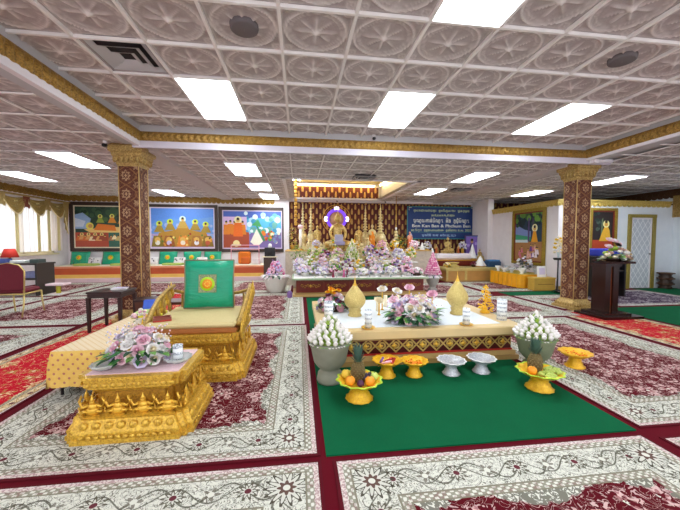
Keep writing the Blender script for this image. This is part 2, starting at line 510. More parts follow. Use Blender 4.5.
strip_run('trim_5', TX0, YF, PI/2, 2.99, TY1-YF, .19)
strip_run('trim_6', TX1, TY1, -PI/2, 2.99, TY1-YF, .19)
TRIMS = mat('d4ccd8', .6, 0, .04, 8)
mb = MB(); mb.box(TX0-.1, TY1-.03, 2.815, 5.92, TY1+.02, 2.92, TRIMS); struct('trim_7', mb)
mb = MB(); mb.box(TX0-.05, YF, 2.835, TX0+.02, TY1, 2.915, TRIMW); struct('trim_8', mb)
mb = MB(); mb.box(TX1-.03, YF, 2.87, TX1+.02, TY1, 2.915, TRIMW); struct('trim_9', mb)
SOF = mat('d2c8c8', .7, 0, .06, 10)
mb = MB(); mb.box(-2.78, TY1+.28, 2.825, -2.40, YB, ZL+.02, SOF); struct('trim_19', mb)
mb = MB(); mb.box(5.25, TY1+.28, 2.825, 5.62, YB, ZL+.02, SOF); struct('trim_20', mb)

# coffer over the altar
mb = MB()
mb.box(CX0-.05, CY0-.05, ZL, CX0, CY1+.05, ZL+.58, TRIM); mb.box(CX1, CY0-.05, ZL, CX1+.05, CY1+.05, ZL+.58, TRIM)
mb.box(CX0, CY0-.05, ZL, CX1, CY0, ZL+.58, TRIM)
mb.box(CX0, CY0, ZL+.55, CX1, CY1, ZL+.6, mat('d8c890', .7)); struct('ceiling', mb)
mb = MB(); mb.box(CX0+.12, CY1-.02, ZL+.02, CX1-.1, CY1+.04, ZL+.42, BACKF); struct('trim_10', mb)
mb = MB(); mb.box(CX0, CY1+.02, ZL, CX1, CY1+.05, ZL+.58, TRIM); struct('trim_11', mb)
mb = MB()
for a in ((CX0-.08, CY0-.08, CX0, CY1+.08), (CX1, CY0-.08, CX1+.08, CY1+.08), (CX0-.08, CY1, CX1+.08, CY1+.08), (CX0-.08, CY0-.08, CX1+.08, CY0)):
    mb.box(a[0], a[1], ZL-.035, a[2], a[3], ZL+.03, TRIMW)
struct('trim_12', mb)

# walls
def wallbox(name, x0, y0, x1, y1, z0, z1, m):
    b = MB(); b.box(x0, y0, z0, x1, y1, z1, m); return struct(name, b)
mb = MB(); WX = XL
mb.box(WX-.2, YF, 0, WX, 9.3, ZL+.1, WH); mb.box(WX-.2, 11.65, 0, WX, YB+.2, ZL+.1, WH)
mb.box(WX-.2, 9.3, 0, WX, 11.65, .92, WH); mb.box(WX-.2, 9.3, 2.45, WX, 11.65, ZL+.1, WH); struct('wall_left', mb)
wallbox('wall_back', XL-.2, YB, -.38, YB+.2, 0, ZL+.1, WH)
wallbox('wall_altar', -.38, YB, XR+.2, YB+.2, 0, ZL+.1, BACKF)
wallbox('wall_pier_left', -.56, YB-.14, -.36, YB, 0, ZL, WH)
wallbox('wall_pier_right', 6.90, 11.0, 7.12, YB, 0, ZL, WH)
wallbox('trim_13', -.38, YB-.1, 6.9, YB, 2.80, ZL, TRIMW)
wallbox('wall_right', XR, YF, XR+.2, YB, 0, ZL+.1, WHB)
# side room: two walls and a low roof
mb = MB(); mb.box(7.10, 8.0, 0, 7.22, YB, 2.40, WH); struct('wall_side_room_left', mb)
mb = MB(); mb.box(7.22, 8.0, 0, 9.36, 8.12, 2.40, WHB); mb.box(10.1, 8.0, 0, 10.8, 8.12, 2.40, WHB); mb.box(9.36, 8.0, 2.03, 10.1, 8.12, 2.40, WHB)
struct('wall_side_room_front', mb)
wallbox('ceiling_side_room', 7.1, 8.0, 10.8, YB, 2.40, 2.44, mat('3a2c28', .9))
wallbox('baseboard_side_room', 7.08, 7.985, 9.3, 8.0, 0, .1, mat('b08c40', .5))

# scalloped gold cornices
def cornice(L, h=.2, pitch=.16, m=GOLDM, depth=.04):
    b = MB(); n = round(L/pitch); p = L/n
    b.box(0, -depth-.03, -.035, L, 0, 0, m); b.box(0, -depth-.012, -.07, L, 0, -.035, m)
    for k in range(n):
        q = [(k*p, -.07), ] + [(k*p + p/2 - p/2*math.cos(a*PI/6), -.07-(h-.18) - .085*math.sin(a*PI/6)) for a in range(7)] + [((k+1)*p, -.07)]
        vs = [(x, -depth, z) for x, z in q] + [(x, 0, z) for x, z in q]; c = len(q)
        fs = [tuple(range(c)), tuple(range(2*c-1, c-1, -1))] + [(i, c+i, c+(i+1) % c, (i+1) % c) for i in range(c)]
        b.add(vs, fs, m); b.ell((k*p+p/2, -depth, -.12), (p*.3, .015, .035), m, 8, 5)
    return b
def place_cornice(name, L, loc, rz, **k):
    o = struct(name, cornice(L, **k)); o.location = loc; o.rotation_euler = (0, 0, rz)
place_cornice('trim_14', 12.2-7.0, (XL, 7.0, ZL), PI/2, h=.24)
place_cornice('trim_14', 7.5, (XL, -.5, ZL), PI/2, h=.24)
place_cornice('trim_15', 7.05, (XL, YB, ZL), 0, h=.24)
YG = special('valance_gold', f_gold('e4cc74', 'b08c34', 50, .2, .5, .6))
place_cornice('trim_16', 3.0, (7.10, 11.0, 2.50), -PI/2, h=.2, m=YG)
place_cornice('trim_17', 3.62, (7.02, 8.0, 2.50), 0, h=.2, m=YG)
place_cornice('trim_18', 9.0, (XR, 11.5, 2.86), -PI/2, h=.28, m=mat('5c3c24', .5, .2))  # cornice on the shaded wall: its shade is put into the dark brown

# window with frame and light behind
mb = MB()
FR = mat('e8dcb8', .5)
for (y0, y1, z0, z1) in ((9.3, 11.65, .92, .99), (9.3, 11.65, 2.38, 2.45), (9.3, 9.37, .92, 2.45), (11.58, 11.65, .92, 2.45), (10.44, 10.5, .92, 2.45)):
    mb.box(XL-.14, y0, z0, XL-.06, y1, z1, FR)
mb.box(XL-.2, 9.25, .88, XL+.06, 11.7, .93, FR); w = struct('window_1', mb)
def f_glass(b):
    b.inputs['Transmission Weight'].default_value = 1; b.inputs['Roughness'].default_value = 0; b.inputs['IOR'].default_value = 1.02
    b.inputs['Base Color'].default_value = (1, 1, 1, 1)
GLASS = special('window_glass', f_glass)
mb = MB(); mb.box(XL-.105, 9.37, .99, XL-.1, 11.58, 2.38, GLASS); struct('window_pane', mb, w)

# door in the side room
def f_lattice(b):
    v, x, y, z = coord()
    a = ((x/.17 + z/.26 + .5).fract() - .5).abs().lt(.06); c = ((x/.17 - z/.26 + .5).fract() - .5).abs().lt(.06)
    n = noise(v, 12, 3)
    setc(b, mix((a+c).mn(1), mix(n, 'b8bec8', 'd0d6de'), 'f2f4f6')); b.inputs['Roughness'].default_value = .5
    bump(b, (a+c).mn(1), .6, .006)
mb = MB(); GF = special('door_trim_gold', f_gold('b4a04c', '7a6a28', 60, .3, .5, .4))
mb.box(9.28, 7.96, 0, 9.38, 8.02, 2.03, GF); mb.box(10.08, 7.96, 0, 10.18, 8.02, 2.03, GF); mb.box(9.28, 7.95, 2.03, 10.18, 8.02, 2.12, GF)
dr = struct('door_1', mb)
mb = MB(); mb.box(9.385, 8.0, .01, 10.075, 8.05, 2.03, special('lattice_door', f_lattice))
struct('door_leaf', mb, dr)
mb = MB(); mb.box(9.385, 7.99, .01, 9.43, 8.0, 2.03, TRIMW); mb.box(10.03, 7.99, .01, 10.075, 8.0, 2.03, TRIMW); mb.box(9.43, 7.99, 1.98, 10.03, 8.0, 2.03, TRIMW); struct('door_stile', mb, dr)
mb = MB(); mb.ell((10.0, 7.96, 1.0), .03, mat('b0b0b0', .3, .8)); struct('door_handle', mb, dr)

# columns wrapped in brocade
def f_rope(b): f_gold('d8b05c', '8a5c1c', 90, .4, .5, .5)(b)
CAPG = special('capital_gold', f_gold('d8b870', '7c5828', 45, .3, .45, .9))
def column(cx, cy, n):
    b = MB(); a = .155
    b.box(cx-a, cy-a, .17, cx+a, cy+a, 2.6, BROC); o = struct('wall_column_' + n, b)
    def sq(r, q=.02): return [(cx-r, cy-r), (cx+r, cy-r), (cx+r, cy+r), (cx-r, cy+r)]
    b = MB(); b.stack([(sq(a+.005), 2.55), (sq(a+.02), 2.58), (sq(a+.02), 2.62), (sq(a+.07), 2.72), (sq(a+.07), 2.75), (sq(a+.10), 2.77), (sq(a+.10), 2.86), (sq(a+.06), 2.9)], CAPG)
    for k in range(-2, 3):
        for s in (-1, 1):
            b.ell((cx+k*.08, cy+s*(a+.05), 2.66), (.03, .03, .06), CAPG, 8, 5); b.ell((cx+s*(a+.05), cy+k*.08, 2.66), (.03, .03, .06), CAPG, 8, 5)
    struct('trim_column_capital', b, o)
    b = MB(); b.stack([(sq(a+.11), 0), (sq(a+.11), .05), (sq(a+.08), .07), (sq(a+.06), .12), (sq(a+.01), .18), (sq(a+.005), .2)], CAPG)
    for k in range(-3, 4):
        for s in (-1, 1):
            b.ell((cx+k*.06, cy+s*(a+.075), .085), (.03, .025, .045), CAPG, 8, 5); b.ell((cx+s*(a+.075), cy+k*.06, .085), (.025, .03, .045), CAPG, 8, 5)
    struct('trim_column_base', b, o)
    b = MB()
    for sx in (-1, 1):
        for sy in (-1, 1):
            b.tube([(cx+sx*a, cy+sy*a, .18), (cx+sx*a, cy+sy*a, 2.57)], .008, mat('d8b878', .4, .3), 6)
    struct('trim_column_braid', b, o)
column(-2.745, 5.80, 'left'); column(5.545, 5.80, 'right')

# ================================================================ CEILING FITTINGS
def f_emit(c, s, base='ffffff'):
    def f(b):
        setc(b, base); b.inputs['Emission Color'].default_value = rgb(c); b.inputs['Emission Strength'].default_value = s
    return f
LITE = special('fluorescent_diffuser', f_emit('eefaff', 9.0))
WARM = special('warm_tube', f_emit('ffe09a', 11.0))
def make_light():
    r = thing('ceiling_light', 'x', 'ceiling light')
    b = MB(); W, L = .61, 1.22
    for a in ((-W/2, -L/2, W/2, -L/2+.02), (-W/2, L/2-.02, W/2, L/2), (-W/2, -L/2+.02, -W/2+.02, L/2-.02), (W/2-.02, -L/2+.02, W/2, L/2-.02)):
        b.box(a[0], a[1], -.012, a[2], a[3], .03, TRIMW)
    b.box(-W/2, -L/2, .03, W/2, L/2, .035, TRIMW)
    part('frame', b, r)
    b = MB(); b.box(-W/2+.02, -L/2+.02, -.004, W/2-.02, L/2-.02, .006, LITE); part('diffuser', b, r)
    return r
L0 = make_light()
TL = ['above the green cushion throne, inside the raised ceiling', 'in the middle of the raised ceiling above the front altar', 'inside the raised ceiling near the right column',
      'cut by the top edge of the photo', 'behind the viewer at the left', 'behind the viewer at the right']
first = True
def put_light(loc, lab):
    global first
    if first: L0.location = loc; L0['label'] = lab; first = False
    else: dup(L0, loc, 0, lab)
for (x, y), t in zip(TRL[:4], TL[:4]): put_light((x+.305, y+.61, ZR-.005), 'bright white ceiling panel light ' + t)
low = [(-4.2, 6.75, 'over the far left floor, left of the left column'), (-1.15, 7.15, 'just behind the beam, left of the altar'), (-1.1, 9.35, 'second in the row left of the altar'),
       (-1.0, 11.3, 'farthest in the row left of the altar'), (4.15, 7.25, 'behind the beam, left of the right column'), (4.0, 9.5, 'above the blue banner'),
       (7.75, 7.1, 'right of the right column, above the door'), (7.3, 9.35, 'above the left wall of the side room'), (-6.45, 8.6, 'above the curtained window'), (-4.1, 10.9, 'in front of the middle wall painting'),
       ]
for x, y, t in low: put_light((x, y, ZL-.035), 'bright white ceiling panel light ' + t)
for o in (L0,): o['group'] = 'ceiling panel lights'
# fittings behind the viewer, part of the same lighting, needed only for their light
for x, y, z, in ((-1.065, -.47, ZR-.005), (3.815, -.47, ZR-.005), (-5.2, 3.2, ZL-.035), (-5.2, .2, ZL-.035), (8.0, 3.4, ZL-.035), (8.0, .4, ZL-.035)):
    o = dup(L0, (x, y, z), 0, 'bright white ceiling panel light outside the photo frame'); o['group'] = 'ceiling panel lights out of frame'
for o in list(col.objects):
    if o.name.startswith('ceiling_light') and 'group' not in o: o['group'] = 'ceiling panel lights'

DARK = mat('221c20', .6)
def make_vent(label, loc, s=.61):
    r = thing('ceiling_vent', label, 'air vent', loc, 0, 'ceiling vents')
    b = MB(); b.box(-s/2, -s/2, .03, s/2, s/2, .04, DARK); part('duct', b, r)
    b = MB()
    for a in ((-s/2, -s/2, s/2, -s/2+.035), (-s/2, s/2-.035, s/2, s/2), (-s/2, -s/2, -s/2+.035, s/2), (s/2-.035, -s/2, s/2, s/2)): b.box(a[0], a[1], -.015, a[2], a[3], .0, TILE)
    part('frame', b, r)
    for k, q in enumerate((.262, .185, .108)):
        b = MB(); q2 = q-.052
        P = lambda w: [(-w, -w), (w, -w), (w, w), (-w, w)]
        b.stack([(P(q), -.012-.010*k), (P(q2), .012-.010*k)], TRIM, caps=False); b.stack([(P(q), -.008-.010*k), (P(q2), .016-.010*k)], TRIM, caps=False)
        part('louver', b, r)
    return r
make_vent('square grey ceiling vent with nested louvers above the throne', (OX-2.5*T, OY+1.5*T, ZR-.004))
v1 = make_vent('small dark vent in the lower ceiling before the altar coffer', (1.55, 7.6, ZL-.05), .5)
make_vent('small dark vent in the lower ceiling above the blue banner', (4.75, 9.0, ZL-.05), .5)
make_vent('small dark vent in the lower ceiling near the right wall', (9.4, 6.2, ZL-.05), .5)
def make_speaker(label, loc):
    b = MB(); b.lathe([(.0, -.035), (.10, -.035), (.115, -.03), (.12, -.01), (.12, .01)], mat('6e6668', .8, .1, .3, 400), 28)
    solo('ceiling_speaker', b, label, 'ceiling speaker', loc, 0, 'ceiling speakers')
make_speaker('round grey speaker grille in the tray ceiling at upper left', (OX-.5*T, OY+.5*T, ZR-.006))
make_speaker('round grey speaker grille in the tray ceiling at upper right', (OX+5.5*T, OY+.5*T, ZR-.006))
def camera_dome(label, loc):
    r = thing('security_camera', label, 'security camera', loc, 0, 'small ceiling cameras')
    b = MB(); b.lathe([(.03, 0), (.03, -.02), (.012, -.03), (.012, -.05)], TRIMW, 12); part('bracket', b, r)
    b = MB(); b.tube([(0, .02, -.055), (0, -.05, -.075)], .025, DARK, 12); part('camera_body', b, r)
camera_dome('small black camera hanging from the white trim above the altar', (1.27, TY1-.1, ZR-.03))
camera_dome('small black camera at the corner above the left column', (-2.95, TY1-.1, ZL-.03))
camera_dome('tiny black camera under the header above the purple halo', (1.43, YB-.15, 2.90))
camera_dome('tiny black camera under the header beside the yellow pole', (3.3, YB-.15, 2.90))
r = thing('coffer_tube_light', 'warm yellow tube light along the back of the altar coffer', 'tube light', (1.3, CY1-.1, ZL+.5))
b = MB(); b.box(-1.45, -.05, -.02, 1.5, .05, .04, TRIMW); part('batten', b, r)
b = MB(); b.tube([(-1.42, -.02, -.04), (1.47, -.02, -.04)], .025, WARM, 10); part('tube', b, r)
r = thing('coffer_panel_light', 'white glowing panel in the left corner of the altar coffer', 'ceiling light', (CX0+.22, CY1-1.3, ZL+.5))
b = MB(); b.box(-.2, -.6, 0, .2, .6, .03, TRIMW); part('frame', b, r)
b = MB(); b.box(-.17, -.57, -.012, .17, .57, .0, LITE); part('diffuser', b, r)
r = thing('coffer_tube_light', 'warm yellow tube light along the right side of the altar coffer', 'tube light', (CX1-.1, 10.0, ZL+.5))
b = MB(); b.box(-.05, -1.5, -.02, .05, 1.5, .04, TRIMW); part('batten', b, r)
b = MB(); b.tube([(0, -1.45, -.04), (0, 1.45, -.04)], .025, WARM, 10); part('tube', b, r)
b = MB(); b.tube([(0, 0, 0), (.42, 0, 0)], .035, TRIMW, 12); b.cbox((.04, 0, 0), (.1, .1, .1), TRIMW)
solo('conduit_box', b, 'short white conduit end jutting past the beam above the right column', 'conduit', (5.47, TY1-.08, 2.87))

# ================================================================ RUGS
def rug(x0, y0, x1, y1, label, kind='classic', seed=0., h=.008, group='patterned rugs'):
    hx, hy = (x1-x0)/2, (y1-y0)/2
    m = special('rug_%s_%.2f_%.2f_%.1f' % (kind, hx, hy, seed), f_rug(hx, hy, kind, seed))
    b = MB(); b.box(-hx, -hy, 0, hx, hy, h, m)
    return solo('floor_rug', b, label, 'rug', ((x0+x1)/2, (y0+y1)/2, .001), 0, group)
rug(-2.2, 1.94, .13, 5.08, 'burgundy and cream floral rug under the carved gold table and throne')
rug(-2.2, -1.2, .13, 1.90, 'cream bordered floral rug at the bottom left of the photo', seed=0.)
rug(.20, -1.2, 2.36, 1.89, 'burgundy and cream rug at the bottom, before the green carpet', seed=0.)
rug(2.45, -1.2, 4.67, 1.84, 'floral rug at the very bottom right corner of the photo')
rug(2.44, 1.95, 4.67, 5.06, 'burgundy floral rug right of the green carpet and the lotus pot', seed=3.)
rug(2.62, 5.12, 5.1, 7.2, 'floral rug behind the front altar, left of the right column', seed=3.)
rug(2.62, 7.3, 4.8, 9.7, 'floral rug before the side altar with the beige front', seed=5.)
rug(-2.2, 5.12, .11, 8.28, 'floral rug behind the throne, reaching the white flower pot', seed=5.)
rug(-2.2, 8.35, -.2, 10.95, 'far floral rug before the clothes rack platform', seed=5.)
rug(-5.6, 5.5, -3.42, 8.3, 'burgundy floral rug behind the dark side table, left of the left column', seed=3.)
rug(-5.6, 2.3, -3.42, 5.4, 'burgundy floral rug at the left edge, in front of the maroon chair')
rug(-5.6, 8.4, -2.35, 10.95, 'far floral rug before the middle painting', seed=5.)
rug(-7.55, 2.3, -5.7, 8.3, 'floral rug at the far left under the maroon chair', seed=3.)
rug(-7.55, 8.4, -5.7, 10.95, 'far floral rug before the left painting', seed=5.)
rug(-3.33, 1.0, -2.27, 10.9, 'bright red and gold runner carpet at the left, beyond the draped table', 'red', 1., .006, 'red runner carpets')
rug(4.76, 1.2, 5.95, 5.55, 'bright red and gold runner carpet at the right, before the podium', 'red', 1., .006, 'red runner carpets')
rug(6.6, 5.75, 9.35, 7.7, 'dark purple rug with a cream border behind the podium', 'purple', 2., .01, 'patterned rugs')
rug(4.95, 7.85, 7.0, 9.85, 'floral rug under the golden satin table, before the side altar', seed=5.)
rug(5.2, 5.66, 6.5, 7.2, 'small floral rug left of the purple rug, behind the right column', seed=3.)
rug(7.6, 1.5, 10.2, 4.0, 'floral rug at the right beyond the red runner', seed=3.)
GRN = special('green_carpet', f_plain_carpet('064a2c', '0e6640'))
def gcarpet(x0, y0, x1, y1, label):
    b = MB(); b.box(x0, y0, 0, x1, y1, .010, GRN); solo('green_carpet', b, label, 'carpet', (0, 0, .001), 0, 'plain green carpets')
gcarpet(.165, 1.93, 2.38, 7.5, 'plain green carpet under the front altar and the offering trays')
gcarpet(6.05, 3.9, 8.9, 5.65, 'plain green carpet strip right of the podium')
gcarpet(5.2, 7.25, 6.85, 7.75, 'plain green carpet strip left of the right column')
gcarpet(9.4, 5.9, 10.75, 7.9, 'plain green carpet before the lattice door')

# ================================================================ FLOWER KIT
GL = mat('2c6a34', .6, 0, .35, 20); GLD = mat('1c4a2c', .6, 0, .35, 20); GLL = mat('6aa048', .6, 0, .3, 20); GLY = mat('8fae3a', .6, 0, .3, 20)
PINK = mat('ecb8cc', .6, 0, .15, 40); PINKL = mat('f6d3de', .6, 0, .08, 40); WHT = mat('f6f2f0', .6, 0, .05, 40); CREAM = mat('f2e4c4', .6, 0, .08, 40)
LIL = mat('c4b2dc', .6, 0, .18, 40); PUR = mat('84609c', .6, 0, .25, 40); YEL = mat('f4c420', .6, 0, .15, 40); MAR = mat('7c2440', .6, 0, .3, 40); ROSE = mat('d86c9c', .6, 0, .2, 40); ORG = mat('f08a18', .6, 0, .15, 40)
LILL = mat('dcd0ea', .6, 0, .1, 40); REDM = mat('b8281c', .6, 0, .2, 30)
def rose(b, c, R, d, m, m2=None):
    z = Vector(d).normalized(); q = z.to_track_quat('Z', 'Y').to_matrix().to_4x4()
    O = b.M; b.M = O @ Matrix.Translation(c) @ q
    for lay, (n, rr, hh, op) in enumerate(((6, 1.0, .35, .55), (5, .78, .55, .3), (4, .52, .68, .1), (3, .28, .72, 0))):
        for k in range(n):
            t = 2*PI*(k+.5*lay)/n + U(-.15, .15); w = PI/n*1.35
            vs = []
            for j, (f, rad, z0) in enumerate(((0, .35, -.25), (.5, .85, .1), (1, 1+op*.3, hh))):
                for i in (-1, 0, 1):
                    a = t + w*i*(1 if j else .7); r = R*rr*rad*(1 if i == 0 else .93)
                    vs.append((r*math.cos(a), r*math.sin(a), R*(z0 - (.12 if (i and j == 2) else 0)) - (R*.12*op if j == 2 else 0)))
            b.add(vs, [(0, 1, 4, 3), (1, 2, 5, 4), (3, 4, 7, 6), (4, 5, 8, 7)], (m2 if (m2 and lay >= 2) else m), True)
    b.ell((0, 0, .2*R), (.25*R, .25*R, .4*R), m2 or m, 6, 4)
    b.M = O
def blob_flower(b, c, R, m, mc=None):
    b.ell(c, (R, R, R*.75), m, 8, 5, .14)
    if mc: b.ell((c[0], c[1]-R*.5, c[2]+R*.5), R*.3, mc, 6, 4)
def foliage(b, rx, ry, z0, n, L, m, z1=None, spread=.5):
    for k in range(n):
        t = U(0, 2*PI); r = U(.5, 1.0); p = (rx*r*math.cos(t)*.8, ry*r*math.sin(t)*.8, U(z0, z1 or z0))
        b.leaf(p, (math.cos(t), math.sin(t), U(-.1, spread)), L*U(.7, 1.2), L*.38, random.choice(m))
def bouquet(label, loc, rx, ry, h, cols, n=14, R=.035, vase='bowl', name='flower_bouquet', leaves=26, leafm=None, near=False, cat='flowers', group=None, zb=None, rz=0):
    r = thing(name, label, cat, loc, rz, group)
    zb = zb if zb is not None else h*.35
    b = MB()
    if vase == 'bowl': b.lathe([(rx*.3, 0), (rx*.35, .01), (rx*.45, zb*.6), (rx*.5, zb), (rx*.42, zb)], mat('e8e4dc', .3), 16, sy=ry/rx)
    elif vase == 'dark': b.lathe([(rx*.6, 0), (rx*.75, zb*.7), (rx*.7, zb)], mat('3a2418', .6), 16, sy=ry/rx)
    elif vase == 'gold': b.lathe([(rx*.3, 0), (rx*.12, zb*.3), (rx*.3, zb*.7), (rx*.4, zb), (rx*.3, zb)], GOLDS, 14)
    elif vase == 'glass': b.lathe([(rx*.25, 0), (rx*.2, zb*.3), (rx*.3, zb), (rx*.25, zb)], mat('c8d4d8', .15), 14)
    part('vase', b, r)
    b = MB(); foliage(b, rx, ry, zb*.8, leaves, rx*.5, leafm or [GL, GLD, GLL], zb + (h-zb)*.35); part('foliage', b, r, kind=None)
    pts = []
    tries = 0
    while len(pts) < n and tries < 4000:
        tries += 1
        t = U(0, 2*PI); u = U(-.1, 1); q = math.sqrt(max(0, 1-max(0, u)**2))
        p = Vector((rx*.85*q*math.cos(t), ry*.85*q*math.sin(t), zb + (h-zb-R)*max(u, 0)))
        if all((p-o).length > R*1.35 for o, _ in pts): pts.append((p, Vector((q*math.cos(t), q*math.sin(t), max(u, .15)+.2))))
    if near:
        for p, d in pts:
            b = MB(); c = random.choice(cols); s = R*U(.85, 1.15)
            rose(b, (0, 0, 0), s, d, c[0], c[1]) ; o = part('rose', b, r); o.location = p
    else:
        b = MB()
        for p, d in pts:
            c = random.choice(cols); blob_flower(b, tuple(p), R*U(.8, 1.2), c[0], c[1])
        part('blooms', b, r)
    return r
PK = [(PINK, PINKL), (PINKL, PINK), (WHT, CREAM)]

# ================================================================ CARVED GOLD FURNITURE
def redent(a, c, q):                         # rectangle a x c half sizes with stepped corners q
    return [(-a+2*q, -c), (a-2*q, -c), (a-2*q, -c+q), (a-q, -c+q), (a-q, -c+2*q), (a, -c+2*q), (a, c-2*q), (a-q, c-2*q), (a-q, c-q), (a-2*q, c-q), (a-2*q, c),
            (-a+2*q, c), (-a+2*q, c-q), (-a+q, c-q), (-a+q, c-2*q), (-a, c-2*q), (-a, -c+2*q), (-a+q, -c+2*q), (-a+q, -c+q), (-a+2*q, -c+q)]
def guardian(b, s, m):                       # a small winged figure with raised arms, facing -y, feet at z 0
    b.ell((0, 0, .22*s), (.26*s, .16*s, .2*s), m, 10, 6); b.ell((0, -.03*s, .42*s), (.17*s, .13*s, .17*s), m, 10, 6)
    b.ell((0, -.05*s, .63*s), (.1*s, .1*s, .11*s), m, 8, 6); b.lathe([(.1*s, 0), (.06*s, .1*s), (.02*s, .2*s), (.005*s, .3*s)], m, 8, (0, -.04*s, .68*s))
    for k in (-1, 1):
        b.tube([(k*.13*s, -.02*s, .5*s), (k*.33*s, -.05*s, .4*s), (k*.42*s, -.04*s, .62*s), (k*.33*s, 0, .85*s)], [.07*s, .06*s, .05*s, .035*s], m, 6)
        b.tube([(k*.1*s, -.05*s, .22*s), (k*.34*s, -.1*s, .24*s), (k*.26*s, -.06*s, .0)], [.09*s, .08*s, .05*s], m, 6)
        b.tube([(k*.2*s, .03*s, .25*s), (k*.45*s, .02*s, .15*s), (k*.5*s, .02*s, .4*s)], [.05*s, .04*s, .015*s], m, 6)
def carved_stand(r, a, c, H, nf, ns, fs, lift=0, q=.035):
    k = H/.42
    b = MB(); S = [(redent(a+.09, c+.09, q), .0), (redent(a+.09, c+.09, q), .03*k), (redent(a+.08, c+.08, q), .035*k), (redent(a+.085, c+.085, q), .065*k), (redent(a+.078, c+.078, q), .07*k),
           (redent(a+.04, c+.04, q), .14*k), (redent(a+.045, c+.045, q), .155*k), (redent(a-.02, c-.02, q), .17*k)]
    b.stack(S, GOLD); B0 = b
    b = MB(); b.stack([(redent(a-.045, c-.045, q), .165*k), (redent(a-.05, c-.05, q), .31*k)], special('recess_gold', f_gold('d09a2c', '8a5c14', 70, .3, .45, .5))); part('waist', b, r)
    b = MB(); b.stack([(redent(a-.02, c-.02, q), .305*k), (redent(a+.0, c+.0, q), .33*k), (redent(a+.015, c+.015, q), .335*k), (redent(a+.015, c+.015, q), .385*k), (redent(a+.03, c+.03, q), .39*k), (redent(a+.03, c+.03, q), .42*k)], GOLD); B1 = b
    b = B0                                    # lotus petals on the base slope and the beaded top
    def ring(z, off, step, fn):
        for s in (-1, 1):
            n = int(2*(a-.05)/step)
            for i in range(n+1): fn(-a+.05+2*(a-.05)*i/n, s*(c+off), z, 0)
            n = int(2*(c-.05)/step)
            for i in range(n+1): fn(s*(a+off), -c+.05+2*(c-.05)*i/n, z, 1)
    ring(.105*k, .058, .07, lambda x, y, z, o: b.ell((x, y, z), (.03, .018, .03*k) if not o else (.018, .03, .03*k), GOLD, 8, 5))
    ring(.045*k, .088, .045, lambda x, y, z, o: b.ell((x, y, z), (.021, .008, .013*k) if not o else (.008, .021, .013*k), GOLD, 7, 4))
    part('base', b, r)
    b = B1; ring(.405*k, .028, .022, lambda x, y, z, o: b.ell((x, y, z), .009, GOLD, 6, 4)); ring(.360*k, .016, .05, lambda x, y, z, o: b.ell((x, y, z), (.023, .008, .017*k) if not o else (.008, .023, .017*k), GOLD, 8, 5)); part('top_rim', b, r)
    me = MB(); me.M = Matrix.Diagonal((1.22, 1.0, 1.0, 1.0)); guardian(me, fs, GOLDS); me = me.data('guardian_figure')
    for i in range(nf):
        for s in (-1, 1):
            o = part('guardian_figure', me, r); o.location = (-a + (i+.5)*2*a/nf, s*(c+.005), .155*k); o.rotation_euler = (0, 0, 0 if s < 0 else PI)
    for i in range(ns):
        for s in (-1, 1):
            o = part('guardian_figure', me, r); o.location = (s*(a+.005), -c + (i+.5)*2*c/ns, .155*k); o.rotation_euler = (0, 0, PI/2 if s > 0 else -PI/2)

F0 = .0095                                    # top of the rugs
r = thing('carved_offering_table', 'low carved gold offering table with winged guardian figures, in the foreground', 'table', (-1.145, 2.56, F0))
carved_stand(r, .32, .25, .42, 4, 3, .15)
b = MB(); b.box(-.30, -.225, .42, .30, .225, .4245, mat('e6c4cc', .8, 0, .2, 60)); part('lace_mat', b, r, label='pale pink lace mat')
ZT = F0 + .4250
def bread(b, n, rx, ry, z, m, s=.01):
    for k in range(n): b.ell((U(-rx, rx), U(-ry, ry), z+U(0, .03)), s*U(.6, 1.2), m, 5, 4)
r = bouquet('bouquet of pink roses, white blooms and green leaves on the carved gold table', (-1.18, 2.52, ZT), .235, .16, .30, PK+[(WHT, WHT), (LILL, PINKL)], 36, .040, 'bowl', leaves=90, near=True, zb=.06)
b = MB()
for k in range(170):
    t = U(0, 2*PI); q = U(.3, 1.05); u = U(.1, 1)
    b.ell((.21*q*math.cos(t), .15*q*math.sin(t), .08+.2*u), .007, random.choice([WHT, PINKL, LILL]), 5, 4)
part('babys_breath', b, r, kind='stuff')
def f_crystal(b): b.inputs['Base Color'].default_value = (.9, .95, .93, 1); b.inputs['Roughness'].default_value = .08; b.inputs['Transmission Weight'].default_value = .55; b.inputs['IOR'].default_value = 1.3
CRY = special('crystal', f_crystal)
def crystal(label, loc, R=.09, h=.045):
    b = MB(); b.lathe([(R*.4, 0), (R*.5, .004), (R*.9, h*.6), (R, h), (R*.93, h), (R*.8, h*.6), (R*.4, .012), (0.001, .012)], CRY, 24, lobes=12, la=.07)
    return solo('crystal_dish', b, label, 'dish', loc, 0, 'crystal dishes')
crystal('cut crystal dish left of the rose bouquet on the gold table', (-1.37, 2.42, ZT), .085)
crystal('cut crystal dish holding a candle right of the rose bouquet', (-.905, 2.50, ZT), .095)
def pcard(b):
    v, x, y, z = coord(); a = (z*130).sin().gt(.2); n = noise(v, 160, 2).gt(.48)
    setc(b, mix(a*n, 'eef1f4', '8a93a4')); b.inputs['Roughness'].default_value = .5
CARD = special('printed_candle_wrap', pcard)
